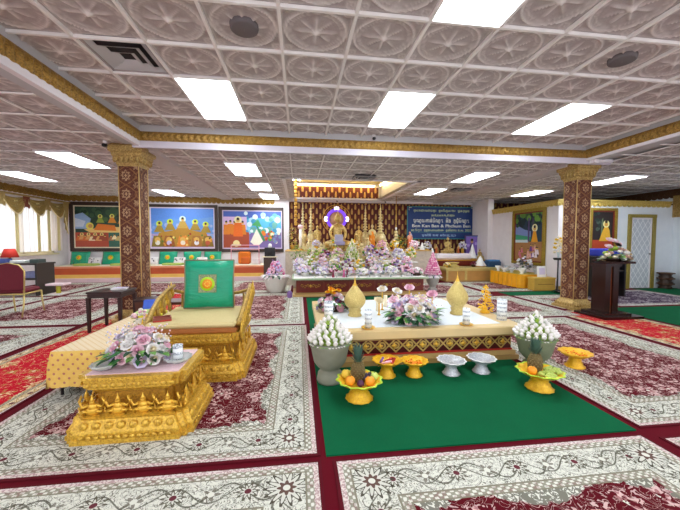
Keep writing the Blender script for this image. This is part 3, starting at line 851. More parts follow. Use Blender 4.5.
def candle(label, loc, R=.03, h=.11, base='gold', wrap=CARD, s=1):
    r = thing('wrapped_candle', label, 'candle', loc, 0, 'printed white candles')
    b = MB(); b.lathe([(R, .006), (R, h), (R*.85, h), (R*.8, h-.012), (.003, h-.012)], wrap, 20); part('candle_body', b, r)
    b = MB(); b.tube([(0, 0, h-.014), (.002, 0, h+.008)], .002, DARK, 5); part('wick', b, r)
    b = MB()
    if base == 'gold': b.lathe([(R*1.2, 0), (R*1.9, .012), (R*1.9, .016), (R*.9, .006)], GOLDS, 18)
    else: b.lathe([(R*.9, 0), (R*1.02, .002), (R*1.02, .006)], WHT, 18)
    part('saucer', b, r); return r
candle('white printed candle standing in the crystal dish on the gold table', (-.905, 2.50, ZT+.0125), .035, .12, 'w')

# ---- throne
r = thing('carved_gold_throne', 'carved gold throne seat with curved arms and a tan seat pad', 'throne', (-1.04, 3.60, F0))
carved_stand(r, .43, .42, .44, 4, 4, .16)
b = MB(); b.cbox((0, 0, .465), (.86, .84, .05), mat('a8642c', .6, 0, .2, 20), bev=.012); part('seat_board', b, r)
b = MB(); b.cbox((0, 0, .515), (.84, .82, .055), mat('d8c48c', .8, 0, .1, 60, .3), bev=.02); part('seat_pad', b, r, label='tan seat pad')
GW = special('aged_gold_wood', f_gold('d0aa58', '8e6a2c', 40, .4, .45, .4))
for s in (-1, 1):
    b = MB()
    pts = [(s*.44, .42, .80), (s*.455, .25, .77), (s*.46, .02, .70), (s*.45, -.18, .60), (s*.44, -.33, .50), (s*.45, -.43, .54)]
    b.tube(pts, [.02, .022, .024, .026, .03, .016], GW, 8); a = part('arm_rail', b, r)
    for (y, z) in ((.30, .77), (.14, .735), (-.02, .685), (-.16, .61)):
        c = MB(); c.tube([(s*.44, y, .46), (s*.46, y+.01, (z+.46)/2), (s*.455, y, z)], [.014, .022, .012], GW, 7); part('spindle', c, a)
    # flame-like naga crest along the arm
    c = MB()
    for k in range(11):
        y = -.38+k*.08; z = .50 + .30*(k/10)**1.0
        c.lathe([(.03, 0), (.036, .03), (.02, .07), (.004, .13)], GOLD, 7, (s*.475, y, z-.08), sx=.6)
        c.ell((s*.475, y+.03, z-.10), (.022, .04, .05), GOLD, 7, 5)
    part('flame_crest', c, a)
b = MB(); b.tube([(-.44, .42, .74), (-.3, .44, .70), (0, .45, .68), (.3, .44, .70), (.44, .42, .74)], .02, GW, 8)
for k in range(7): b.tube([(-.36+.12*k, .44, .46), (-.36+.12*k, .45, .69)], .013, GW, 6)
part('back_rail', b, r)

def pillow_data(w, h, t, m):
    b = MB(); n = 12
    def f(s):
        def g(a, c):
            u, v = 2*a-1, 2*c-1; e = max(0, (1-u**4)*(1-v**4))**.5
            k = 1 - .04*(1-abs(u))*abs(v) ; k2 = 1-.04*(1-abs(v))*abs(u)
            return (w/2*u*k2, s*t/2*e + .006*math.sin(7*u+3*v)*e, h/2 + h/2*v*k)
        return g
    b.grid(f(-1), n, n, m); b.grid(lambda a, c: f(1)(1-a, c), n, n, m); return b
def f_satin(b):
    v, x, y, z = coord(); n = noise(comb(x*.5, y, z*1.6), 7, 3, .6, 1.2)
    setc(b, mix(n, '068a66', '12ac86')); b.inputs['Roughness'].default_value = .32; bump(b, n, .5, .03)
TEAL = special('green_satin', f_satin); TEAL2 = mat('27b08c', .5, 0, .12, 12)
def emblem_cushion(label, loc, rz, w, h, tilt, name='green_cushion', big=True, group=None):
    r = thing(name, label, 'cushion', loc, rz, group); r.rotation_euler = (tilt, 0, rz)
    part('cushion_cover', pillow_data(w, h, w*.24, TEAL), r)
    t = -w*.12
    b = MB(); s = w*.17
    if big:
        b.box(-s, t-.012, h*.5-s, s, t-.006, h*.5+s*1.1, special('silver_patch', f_gold('b8b48c', '5f7c5c', 60, .1, .6, .5)))
        b.box(-s*1.05, t-.010, h*.5-s*1.05, s*1.05, t-.005, h*.5+s*1.15, mat('6c8f5c', .6))
    b.M = Matrix.Rotation(PI/2, 4, 'X')
    b.lathe([(0.001, 0), (s*.85, 0), (s*.85, .006), (.001, .006)], mat('b4dc28', .5), 24, (0, h*.5, -t+.012))
    b.lathe([(0.001, 0), (s*.58, 0), (s*.58, .006), (.001, .006)], mat('f0921c', .5), 24, (.0, h*.5, -t+.016))
    for k in range(8):
        a = k*PI/4; b.ell((s*.3*math.cos(a), h*.5+s*.3*math.sin(a), -t+.022), (s*.1, s*.1, .003), mat('ffc84a', .5), 6, 4)
    part('emblem', b, r); 
    b = MB()
    for q in (((-w/2, 0, .0), (w/2, 0, .0)), ((-w/2, 0, h), (w/2, 0, h)), ((-w/2, 0, 0), (-w/2, 0, h)), ((w/2, 0, 0), (w/2, 0, h))):
        b.tube([q[0], ((q[0][0]+q[1][0])/2*.97, 0, (q[0][2]+q[1][2])/2), q[1]], .008, mat('8c8468', .6), 6)
    part('piping', b, r)
    return r
emblem_cushion('large shiny green cushion with a gold wheel patch, standing on the gold throne', (-1.05, 3.88, F0+.550), 0, .56, .56, -.12)

# ---- draped yellow table with its things
def f_yel(b):
    v, x, y, z = coord()
    a = ((x/.07+.5).fract()-.5).abs(); c = ((y/.07+.5).fract()-.5).abs(); zz = ((z/.07+.5).fract()-.5).abs()
    d = a*a + c*c*.0 + zz*zz
    n = noise(v, 30, 3)
    a1 = (((x+y)/.075 + z/.075 + .5).fract()-.5).abs(); a2 = (((x+y)/.075 - z/.075 + .5).fract()-.5).abs()
    dots = (a1*a1+a2*a2).lt(.035)
    setc(b, mix(dots*.8, mix(n, 'dca83c', 'ecc870'), 'a8485c')); b.inputs['Roughness'].default_value = .7
def f_yeltop(b):
    v, x, y, z = coord()
    a1 = ((x+y)/.06+.5).fract().lt(.3); a2 = ((x-y)/.06+.5).fract().lt(.3)
    setc(b, mix((a1+a2).mn(1)*.5, 'ecd8b8', 'd8b06c')); b.inputs['Roughness'].default_value = .8
YC = special('yellow_dotted_cloth', f_yel); YT = special('cream_gold_cloth', f_yeltop)
r = thing('low_table', 'low table with black legs under the yellow dotted cloth, left of the throne', 'table', (-1.86, 3.70, F0))
b = MB(); b.box(-.20, -.75, .37, .20, .80, .395, mat('2a1c18', .5)); part('tabletop', b, r)
for x, y in ((-.18, -.70), (.18, -.70), (-.18, .76), (.18, .76)):
    b = MB(); b.tube([(x, y, 0), (x, y, .37)], .012, DARK, 8); part('leg', b, r)
b = MB()
nx, ny = 22, 44
def drape(a, c):
    u, v = a*.94-.47, c*2.04-1.02; hx, hy = .215, .79
    x = max(-hx, min(hx, u)); y = max(-hy, min(hy, v)); dx, dy = abs(u)-hx, abs(v)-hy
    fall = max(0, dx, dy)*1.25*(1 if u < 0 or dy > dx else .5)
    w = .010*math.sin(34*(u+v))*min(1, fall*6)
    if dx > 0 and dx >= dy: x += math.copysign(.005+fall*(.10 if u < 0 else .0), u) + (w if u < 0 else 0)
    if dy > 0 and dy > dx: y += math.copysign(.02+fall*.12, v) + w
    return (x, y+.02, .402 - fall)
b.grid(drape, nx, ny, YC)
for i in range(len(b.f)):
    if all(b.v[k][2] > .4 for k in b.f[i]): b.m[i] = b.mi(YT)
solo('yellow_tablecloth', b, 'yellow dotted cloth with a cream top draped over the low table at left', 'tablecloth', (-1.86, 3.70, F0))
ZY = F0+.404
b = MB(); b.cbox((0, 0, .02), (.34, .26, .04), mat('e4dc3c', .8, 0, .15, 20), bev=.012); b.cbox((0, .01, .05), (.3, .22, .025), mat('c4dc8c', .8, 0, .15, 20), bev=.01)
solo('folded_yellow_cloth', b, 'folded lime yellow cloth lying between the side table and the throne', 'cloth', (-1.84, 4.20, ZY), .1)
b = MB(); b.cbox((0, 0, .09), (.24, .04, .17), mat('4464d0', .7, 0, .2, 20), rx=-.6, bev=.015); solo('folded_blue_cloth', b, 'folded bright blue cloth leaning up behind the lime yellow cloth', 'cloth', (-1.88, 4.40, ZY), .2)
r = thing('wooden_box', 'small reddish wooden tray on the front left corner of the throne seat', 'box', (-1.345, 3.33, F0+.545), .4)
b = MB(); b.box(-.08, -.05, 0, .08, .05, .012, REDM); b.box(-.08, -.05, .012, .08, -.04, .04, mat('8c4a3c', .6)); b.box(-.08, .04, .012, .08, .05, .04, mat('8c4a3c', .6)); part('tray', b, r)
b = MB(); b.box(-.08, -.04, .012, -.07, .04, .04, mat('a86850', .6)); b.box(.07, -.04, .012, .08, .04, .04, mat('a86850', .6)); part('tray_end', b, r)
bouquet('small pot of white and pink flowers behind the rose bouquet', (-1.75, 3.75, ZY), .085, .08, .20, PK, 12, .022, 'bowl', name='flower_pot')

# ---- dark side table and what stands behind it
WD = mat('2c1210', .35, 0, .3, 12); WDR = mat('4a1c14', .3, 0, .3, 10)
r = thing('side_table', 'small dark brown wooden side table with four slim legs, before the left column', 'table', (-2.80, 5.20, F0))
b = MB(); b.cbox((0, 0, .575), (.48, .46, .03), WD, bev=.008); b.box(-.22, -.22, .50, .22, .22, .56, WD); part('tabletop', b, r)
for x in (-1, 1):
    for y in (-1, 1):
        b = MB(); q = .2; b.stack([([(x*.21-.016, y*.21-.016), (x*.21+.016, y*.21-.016), (x*.21+.016, y*.21+.016), (x*.21-.016, y*.21+.016)], 0), ([(x*.21-.024, y*.21-.024), (x*.21+.024, y*.21-.024), (x*.21+.024, y*.21+.024), (x*.21-.024, y*.21+.024)], .51)], WD); part('leg', b, r)
b = MB(); b.cbox((0, 0, .012), (.2, .12, .02), WHT, rz=.2); b.cbox((.02, 0, .026), (.17, .12, .008), LILL, rz=-.1)
solo('folded_napkins', b, 'white papers lying on the dark side table', 'papers', (-2.72, 5.24, F0+.59))
r = thing('wooden_stool', 'dark red wooden stool seen through the left arm of the throne', 'stool', (-1.75, 5.0, F0))
b = MB(); b.cbox((0, 0, .43), (.5, .35, .04), WDR, bev=.01); part('seat', b, r)
for x in (-.2, .2):
    for y in (-.13, .13): b = MB(); b.tube([(x, y, 0), (x, y, .41)], .022, WDR, 8); part('leg', b, r)
b = MB(); b.tube([(-.2, -.13, .15), (.2, -.13, .15)], .014, WDR, 8); part('stretcher', b, r)
r = thing('planter_box', 'dark brown wooden bin right of the side table, against the left column', 'bin', (-2.26, 5.1, F0), .2)
b = MB(); b.stack([([(-.10, -.1), (.10, -.1), (.10, .1), (-.10, .1)], 0), ([(-.14, -.14), (.14, -.14), (.14, .14), (-.14, .14)], .46)], mat('5a3020', .5, 0, .3, 12)); part('bin', b, r)
b = MB(); b.box(-.15, -.15, .44, .15, .15, .47, WD); part('rim', b, r)

# ================================================================ FRONT ALTAR
def f_lattice_gold(P):
    def f(b):
        v, x, y, z = coord()
        g = N.nt.nodes.new('ShaderNodeNewGeometry'); s = N.nt.nodes.new('ShaderNodeSeparateXYZ'); N.nt.links.new(g.outputs['Normal'], s.inputs[0])
        side = N(s.outputs[0]).abs().gt(.5); u = x*(1.0-side) + y*side
        a = ((u/P+.5).fract()-.5).abs()*2; zz = ((z-.2)/.075).abs()
        dia = ((a + zz) - 1).abs().lt(.16); r = (a*a + zz*zz).sqrt()
        pet = (r - .42).abs().lt(.13); core = r.lt(.17)
        n = noise(v, 60, 3)
        c = mix((dia + pet + core).mn(1), mix(n, '3c0a0a', '641412'), mix(n, 'a87c2c', 'e8cc7c'))
        setc(b, c); b.inputs['Roughness'].default_value = .4; b.inputs['Metallic'].default_value = .3
        bump(b, (dia+pet+core).mn(1), .7, .01)
    return f
LAT = special('gold_lattice_panel', f_lattice_gold(.155))
BEI = mat('c8a468', .5, 0, .12, 8); BEID = mat('a8844c', .5, 0, .12, 8); BEIT = mat('d8bc88', .45, 0, .1, 6)
r = thing('front_altar_table', 'long low altar table with gold lattice panels and beige edges on green carpet', 'altar table', (1.36, 4.09, F0))
b = MB(); b.box(-1.13, -.80, 0, 1.12, .85, .05, BEID); b.box(-1.10, -.78, .05, 1.09, .82, .10, BEI); part('plinth', b, r)
b = MB(); b.box(-1.06, -.75, .10, 1.05, .79, .285, LAT); part('lattice_body', b, r)
for z in (.10, .268):
    b = MB(); b.box(-1.07, -.762, z, 1.06, .80, z+.018, REDM); part('red_bead', b, r, label='dark red bead moulding')
b = MB()
n = 13
for k in range(n):
    x = -.97+1.92*k/(n-1)
    b.M = Matrix.Translation((x, -.752, .195)) @ Matrix.Rotation(PI/2, 4, 'X')
    b.lathe([(.03, 0), (.026, .008), (.012, .012), (.001, .016)], GOLDS, 8, lobes=4, la=.3)
b.M = Matrix(); part('rosette', b, r, kind='stuff')
b = MB(); b.box(-1.12, -.84, .286, 1.11, .85, .315, BEID); b.box(-1.16, -.88, .315, 1.15, .88, .395, BEIT); b.box(-1.14, -.86, .395, 1.13, .86, .40, BEIT); part('tabletop', b, r)
ZA = F0+.40
b = MB(); b.box(-.95, -.74, 0, .92, .82, .004, mat('dfe4ea', .8, 0, .05, 30)); solo('table_runner', b, 'flat white cloth covering the middle of the front altar top', 'cloth', (1.36, 4.09, ZA))
ZC = ZA+.004
def cone_prof(R, H): return [(R*.62, 0), (R*.66, .02*H), (R*.5, .08*H), (R*.62, .14*H), (R*.5, .17*H), (R*.74, .24*H), (R*.95, .33*H), (R, .40*H), (R*.92, .48*H), (R*.70, .58*H), (R*.42, .68*H), (R*.2, .76*H), (R*.1, .82*H), (R*.06, .9*H), (.002, H)]
def golden_dome(label, loc, R, H):
    r = thing('gold_rice_vessel', label, 'vessel', loc, 0, 'pale gold domed vessels')
    p = cone_prof(R, H)
    b = MB(); b.lathe(p[:6], GOLDP, 28); part('pedestal_bowl', b, r)
    b = MB(); b.lathe([(.01, .235*H), (R*.74, .24*H), (R*.79, .255*H)] + p[6:12], GOLDP, 28); part('lid', b, r)
    b = MB(); b.lathe([(R*.42, .68*H), (R*.2, .76*H), (R*.12, .80*H), (R*.14, .81*H), (R*.07, .83*H), (R*.09, .85*H), (R*.04, .9*H), (.002, H)], GOLDS, 16); part('finial', b, r)
    return r
golden_dome('pale gold domed vessel with spire at the left of the front altar', (.69, 3.90, ZC), .135, .50)
golden_dome('pale gold domed vessel with spire at the right of the front altar', (2.01, 3.84, ZC), .135, .555)
candle('white printed candle in a small gold saucer, left of the altar bouquet', (.735, 3.33, ZA), .040, .20)
candle('white printed candle in a small gold saucer, right of the altar bouquet', (1.855, 3.33, ZA), .040, .19)
candle('tall white candle jar behind the left lotus pot', (.35, 3.78, ZA), .055, .215, 'w')
candle('tall white candle jar at the right end of the front altar by the gold tree', (2.40, 3.50, ZA), .055, .25, 'w')
r = bouquet('large bouquet of lilac and pink roses at the front centre of the altar', (1.31, 3.52, ZA), .31, .20, .32, PK+[(LILL, LIL), (LILL, WHT), (PINKL, LIL)], 38, .058, 'dark', leaves=100, near=True, zb=.06)
b = MB()
for k in range(200):
    t = U(0, 2*PI); q = U(.4, 1.12); u = U(.1, 1)
    b.ell((.30*q*math.cos(t), .2*q*math.sin(t), .08+.24*u), .009, random.choice([WHT, PINKL, LILL]), 5, 4)
part('babys_breath', b, r, kind='stuff')
r = bouquet('pink and yellow bouquet at the left end of the front altar', (.45, 4.22, ZA), .23, .16, .27, [(PINK, PINKL), (LILL, LIL), (MAR, PUR), (WHT, PINKL)], 22, .045, 'dark', leaves=45, near=True, zb=.06)
b = MB()
for k in range(9): rose(b, (U(-.1, .08), U(-.08, .05), .24+U(0, .06)), .035, (U(-.4, .4), -.3, 1), YEL, ORG)
part('yellow_blooms', b, r, label='bright yellow blooms')
# candles and balls behind the large bouquet
for k, (x, y) in enumerate(((1.05, 4.15), (1.22, 4.4), (1.40, 4.4), (1.64, 4.3))):
    b = MB(); b.lathe([(.03, 0), (.03, .03), (.028, .035), (.028, .16), (.02, .16)], CREAM, 12)
    solo('cream_candle', b, 'short cream pillar candle ' + ('left of the large bouquet', 'behind the left half of the large bouquet', 'behind the middle of the large bouquet', 'behind the right half of the large bouquet')[k], 'candle', (x, y, ZC), 0, 'cream pillar candles')
pos = ((1.20, 3.95), (1.30, 4.12), (1.42, 4.02), (1.12, 4.2), (1.50, 4.2), (1.60, 4.0), (1.00, 3.9), (1.70, 3.9))
for k, (x, y) in enumerate(pos):
    r = thing('rose_ball', 'pink and cream rose ball on a short holder, ' + ('nearest left behind', 'second left behind', 'centre behind', 'far left behind', 'far centre behind', 'right behind', 'leftmost beside', 'rightmost beside')[k] + ' the large altar bouquet', 'flowers', (x, y, ZC), 0, 'rose balls behind the altar bouquet')
    h = U(.12, .26); b = MB(); b.lathe([(.025, 0), (.01, .02), (.008, h), (.02, h+.01)], GOLDS, 8); part('holder', b, r)
    b = MB(); rose(b, (0, 0, h+.03), .065, (U(-.3, .3), -.4, .8), random.choice([PINKL, CREAM, PINK, WHT]), random.choice([PINK, CREAM])); part('bloom', b, r)
# gold tree
def gold_tree(label, loc, H, R, m, m2):
    r = thing('gold_offering_tree', label, 'ornament', loc)
    b = MB(); b.lathe([(R*.55, 0), (R*.6, .02), (R*.25, .05), (R*.3, .07), (R*.1, .10), (.008, .12), (.006, H*.9)], GOLDY, 14); part('stand', b, r)
    b = MB()
    for k in range(90):
        z = U(.1, 1)*H; q = R*(1.05-z/H)*U(.5, 1.1)+.01; t = U(0, 2*PI)
        b.ell((q*math.cos(t), q*math.sin(t), z), (.016, .016, .010), random.choice([m, m2]), 6, 4)
    part('leaves', b, r); return r
gold_tree('golden yellow leafy offering tree at the right end of the front altar', (2.42, 3.88, ZA), .37, .11, GOLDY, YEL)

# stone pots with lotus buds
STONE = mat('8c8c7c', .7, 0, .25, 12, .4); STONEG = mat('7c8468', .7, 0, .25, 12, .4)
def lotus_pot(label, loc, R, hp, H, m, group='stone pots of lotus buds'):
    r = thing('lotus_bud_pot', label, 'flower pot', loc, 0, group)
    b = MB(); b.lathe([(R*.62, 0), (R*.66, .02), (R*.6, hp*.22), (R*.45, hp*.28), (R*.5, hp*.34), (R*.62, hp*.38), (R*.8, hp*.5), (R*.93, hp*.8), (R*.97, hp*.86), (R, hp*.9), (R*1.02, hp), (R*.9, hp), (R*.85, hp*.9), (.01, hp*.9)], m, 32); part('stone_pot', b, r)
    b = MB()
    for k in range(44):
        t = 2*PI*k/44; b.leaf((R*.85*math.cos(t), R*.85*math.sin(t), hp*.97), (math.cos(t+.2), math.sin(t+.2), .25), R*.28, R*.16, random.choice([GLY, GLL, WHT]), droop=.3)
    part('leaf_collar', b, r)
    b = MB(); b.lathe([(R*.85, hp*.88), (R*.80, hp+.02), (R*.45, hp+(H-hp)*.42), (R*.1, hp+(H-hp)*.82), (.005, H-.06)], GLY, 14); part('foliage_cone', b, r)
    me = MB(); s = .021; me.lathe([(.004, -.02), (s*.6, -.012), (s*.97, .0), (s, .010), (s*.75, .028), (s*.3, .042), (.001, .048)], special('lotus_bud', lambda b: (setc(b, mix((coord()[3]*30+.30), '9fb060', 'f3ecea')), b.inputs['Roughness'].__setattr__('default_value', .6))), 8, lobes=4, la=.08)
    me = me.data('lotus_bud'); n = 0
    bb = MB()
    for k in range(70):
        f = U(0, .9); t = U(0, 2*PI); rr = R*.86*(1-f); bb.leaf((rr*math.cos(t), rr*math.sin(t), hp+.02+(H-hp-.08)*f), (math.cos(t), math.sin(t), .9), .05, .02, random.choice([GLY, GLL, GLD]), droop=.1)
    part('cone_leaves', bb, r)
    rows = 9
    for i in range(rows):
        f = i/(rows-1); rr = R*.92*(1-f)**1.0 + .004; z = hp + .02 + (H-hp-.08)*f; c = max(1, int(2*PI*rr/.062))
        for j in range(c):
            t = 2*PI*j/c + i*2.4
            o = part('lotus_bud', me, r); o.location = (rr*math.cos(t), rr*math.sin(t), z+U(-.006, .006)); o.rotation_euler = (0, (1-f)*.75+.25 if f < .99 else 0, t); o.scale = (1.1, 1.1, 1.05); n += 1
            if n >= 98: return r
    return r
lotus_pot('grey stone pot heaped with white lotus buds at the left front of the altar', (.29, 2.99, .012), .19, .39, .68, STONE)
lotus_pot('squat olive stone pot heaped with white lotus buds at the right end of the altar', (2.43, 2.985, .012), .185, .36, .64, STONEG)

# footed offering trays and fruit
def tray(label, loc, R, H, m, m2, group='footed offering trays', rz=0, filler=True):
    r = thing('footed_tray', label, 'offering tray', loc, rz, group)
    b = MB(); b.lathe([(R*.62, 0), (R*.64, H*.05), (R*.5, H*.15), (R*.46, H*.3), (R*.36, H*.42), (R*.4, H*.5), (R*.34, H*.6), (R*.4, H*.68)], m, 24, lobes=12, la=.03); part('foot', b, r)
    b = MB()
    b.lathe([(R*.3, H*.62), (R*.7, H*.74), (R*.95, H*.94), (R, H*1.0), (R*.93, H*1.0), (R*.68, H*.82), (.002, H*.76)], m, 36, lobes=12, la=.045); part('dish', b, r)
    b = MB()
    for k in range(12):
        pass
    b.lathe([(R*.95, H*.93), (R*1.03, H*.97), (R*1.04, H*1.01), (R*.96, H*1.01), (R*.92, H*.97), (R*.95, H*.93)], m2, 48, lobes=12, la=.06)
    part('petal_rim', b, r); return r
ZG = .0115
FRT = []
tray('gold footed tray of fruit with a pineapple, left front of the green carpet', (.505, 2.62, ZG), .185, .17, GOLDY, mat('c4e03c', .4))
tray('gold footed tray of grapes with a pineapple, right front of the green carpet', (2.17, 2.60, ZG), .185, .17, GOLDY, mat('c4e03c', .4))
def pineapple(label, loc, s=1.0, tilt=0):
    r = thing('pineapple', label, 'pineapple', loc, 0, 'pineapples'); r.scale = (s,)*3
    b = MB(); P = [(.025, 0), (.042, .012), (.051, .04), (.054, .08), (.051, .12), (.038, .15), (.02, .165)]
    m = mat('6c5a34', .7, 0, .4, 60, .5)
    b.lathe(P, m, 18)
    for i in range(9):
        z = .01+.0175*i; rr = .027+.029*math.sin(PI*min(1, (z+.02)/.19))
        for j in range(12):
            t = 2*PI*(j+.5*(i % 2))/12; b.ell((rr*math.cos(t), rr*math.sin(t), z), (.009, .009, .007), mat('7c6a3c', .7, 0, .4, 60), 5, 4)
    part('fruit_body', b, r)
    b = MB()
    for i in range(6):
        for j in range(9):
            t = 2*PI*(j+.5*i)/9; e = .7+i*.45
            b.leaf((.018*math.cos(t), .018*math.sin(t), .155+i*.006), (math.cos(t), math.sin(t), e*1.6), .075+.010*i, .018, mat('4c6a5c', .6, 0, .3, 30), droop=.15*(1 if i < 3 else -.2))
    part('leaf_crown', b, r); return r
pineapple('pineapple standing on the left gold fruit tray', (.50, 2.66, ZG+.132), 1.05)
pineapple('pineapple standing on the right gold tray of grapes', (2.17, 2.66, ZG+.132), 1.05)
def orange(label, loc, R=.04, m=None, name='orange', cat='orange'):
    r = thing(name, label, cat, loc); b = MB(); b.ell((0, 0, R*.96), (R, R, R*.96), m or mat('f49a1c', .5, 0, .08, 120, .2), 16, 10); part('fruit_body', b, r)
    b = MB(); b.lathe([(.006, 0), (.003, .004)], GLD, 6, (0, 0, R*1.9)); part('stem', b, r); return r
orange('orange at the left front of the left gold fruit tray', (.415, 2.545, ZG+.148), .042)
orange('orange at the right front of the left gold fruit tray', (.575, 2.525, ZG+.145), .042)
orange('dark plum between the two oranges on the left fruit tray', (.495, 2.515, ZG+.145), .03, mat('4c1c44', .4, 0, .2, 30), 'plum', 'plum')
orange('orange at the left edge of the right gold tray of grapes', (2.065, 2.565, ZG+.146), .04)
orange('yellow mango behind the left orange on the left fruit tray', (.40, 2.69, ZG+.148), .04, mat('e4c040', .5, 0, .1, 40), 'mango', 'mango')
orange('pale green apple at the right edge of the left fruit tray', (.635, 2.62, ZG+.150), .033, mat('c4d46c', .4, 0, .1, 40), 'apple', 'apple')
def grapes(label, loc, m, n=34, s=.06, R=.013):
    r = thing('grape_bunch', label, 'grapes', loc, 0, 'bunches of grapes'); b = MB()
    for k in range(n):
        t = U(0, 2*PI); q = U(0, 1)**.5; b.ell((s*q*math.cos(t), s*q*math.sin(t), R+(1-q)*s*.7*U(.2, 1)), R, m, 8, 5)
    part('berries', b, r, kind='stuff')
    b = MB(); b.tube([(0, 0, s*.6), (.01, .01, s*1.0)], .003, GLD, 5); part('stem', b, r); return r
GRP = mat('3c2448', .35, 0, .3, 30); GRG = mat('b4c45c', .35, 0, .12, 40)
grapes('bunch of dark purple grapes right of the left pineapple', (.60, 2.65, ZG+.148), GRP, 44, .065, .015)
grapes('bunch of pale green grapes in front of the right pineapple', (2.165, 2.50, ZG+.142), GRG, 50, .065, .016)
grapes('bunch of pale green grapes at the right of the right fruit tray', (2.275, 2.57, ZG+.148), GRG, 50, .065, .016)
tray('small gold tray of red and purple packets, behind the left fruit tray', (.86, 3.03, ZG), .14, .165, GOLDY, GOLDY)
for k, (m, rz, dx, nm) in enumerate(((REDM, .3, .03, 'red'), (PUR, -.5, -.045, 'purple'), (REDM, 1.0, .06, 'dark red'), (PINK, -.2, -.01, 'pink'))):
    b = MB(); b.tube([(-.05, 0, .012), (.05, 0, .012+.01)], .012, m, 10); b.tube([(-.058, 0, .012), (-.05, 0, .012)], .007, YEL, 6)
    o = solo('wrapped_packet', b, nm + ' wrapped candle packet ' + ('at the front of', 'standing at the left of', 'at the right of', 'in the middle of')[k] + ' the small gold tray', 'packet', (.86+dx, 3.02-.02*k+.03, ZG+.135), rz, 'wrapped packets on the small gold tray')
    o.rotation_euler = (0, -1.0 if k == 1 else -.15, rz)
tray('small empty-looking gold tray with crumbled gold filling, middle of the altar front', (1.135, 3.01, ZG), .13, .155, GOLDY, GOLDY)
b = MB()
for k in range(60): t = U(0, 2*PI); q = U(0, .09); b.ell((q*math.cos(t), q*math.sin(t), U(0, .012)), (.012, .012, .008), ORG if k % 3 else YEL, 6, 4)
solo('marigold_petals', b, 'orange marigold petals heaped in the middle gold tray', 'petals', (1.135, 3.01, ZG+.128), 0, None, 'stuff')
tray('embossed white silver footed tray, left of the two in front of the altar', (1.52, 3.00, ZG), .135, .145, SILV, WHT)
tray('embossed white silver footed tray, right of the two in front of the altar', (1.85, 3.01, ZG), .135, .15, SILV, WHT)
tray('wide gold footed tray right of the right lotus pot', (2.93, 3.02, .0095), .15, .16, GOLDY, GOLDY)
b = MB()
for k in range(70): t = U(0, 2*PI); q = U(.02, .1); b.ell((q*math.cos(t), q*math.sin(t), U(0, .012)), (.012, .012, .008), ORG if k % 2 else YEL, 6, 4)
solo('marigold_petals', b, 'orange petals heaped in the wide gold tray at right', 'petals', (2.93, 3.02, .0095+.132), 0, None, 'stuff')

# ================================================================ MAIN ALTAR
MAH = special('mahogany', lambda b: (setc(b, mix(noise(comb(coord()[1], coord()[2]*4, coord()[3]*4), 6, 4, .6, 1), '5c180c', '8c2c18')), b.inputs['Roughness'].__setattr__('default_value', .35)))
GLDS = mat('c8963c', .4, .5, .2, 40)
r = thing('main_altar_table', 'carved mahogany altar table with gold scrollwork and a white cloth top', 'altar table', (1.53, 8.15, F0))
b = MB(); b.box(-1.68, -.55, 0, 1.66, .55, .05, BEI); b.box(-1.64, -.52, .05, 1.62, .52, .09, BEID); part('plinth', b, r)
b = MB(); b.box(-1.60, -.48, .09, 1.58, .48, .40, MAH); part('cabinet_body', b, r)
for k in range(5):
    x0 = -1.56+k*.626; b = MB(); b.box(x0, -.495, .11, x0+.61, -.48, .38, MAH); b.box(x0+.02, -.50, .13, x0+.59, -.495, .36, mat('6c1c10', .4, 0, .2, 20)); p = part('carved_panel', b, r)
    c = MB()
    for s in (-1, 1):
        for q in (.06, .13, .2):
            pts = [(x0+.305+s*(q + .035*math.cos(a*.7)*(1-a/12)), -.505, .25+.05*math.sin(a*.7)*(1-a/12)*(1 if q != .13 else -1)) for a in range(10)]
            c.tube(pts, .006, GLDS, 5)
    c.ell((x0+.305, -.505, .25), (.03, .008, .04), GLDS, 8, 5)
    part('gold_scroll', c, p, label='gold scroll carving')
b = MB(); b.box(-1.70, -.57, .40, 1.68, .57, .44, mat('a8b894', .5, 0, .15, 10)); part('tabletop', b, r)
b = MB(); b.box(-1.66, -.54, .44, 1.64, .57, .444, WHT); part('white_cover', b, r)
def tier(label, x0, y0, x1, y1, h, m):
    b = MB(); b.box(x0, y0, 0, x1, y1, h-.02, mat('c8b8a8', .8, 0, .3, 14)); b.box(x0-.02, y0-.02, h-.02, x1+.02, y1, h, m); solo('altar_tier', b, label, 'altar step', (0, 0, F0), 0)
tier('middle cloth-covered step of the main altar, behind the front flowers', -.16, 8.75, 3.35, 9.60, .74, WHT)
tier('upper step of the main altar carrying the statues and spires', -.40, 9.63, 4.15, 11.3, 1.04, mat('c89c4c', .5, .2, .2, 20))
Z1, Z2, Z3 = F0+.444, F0+.74, F0+1.04

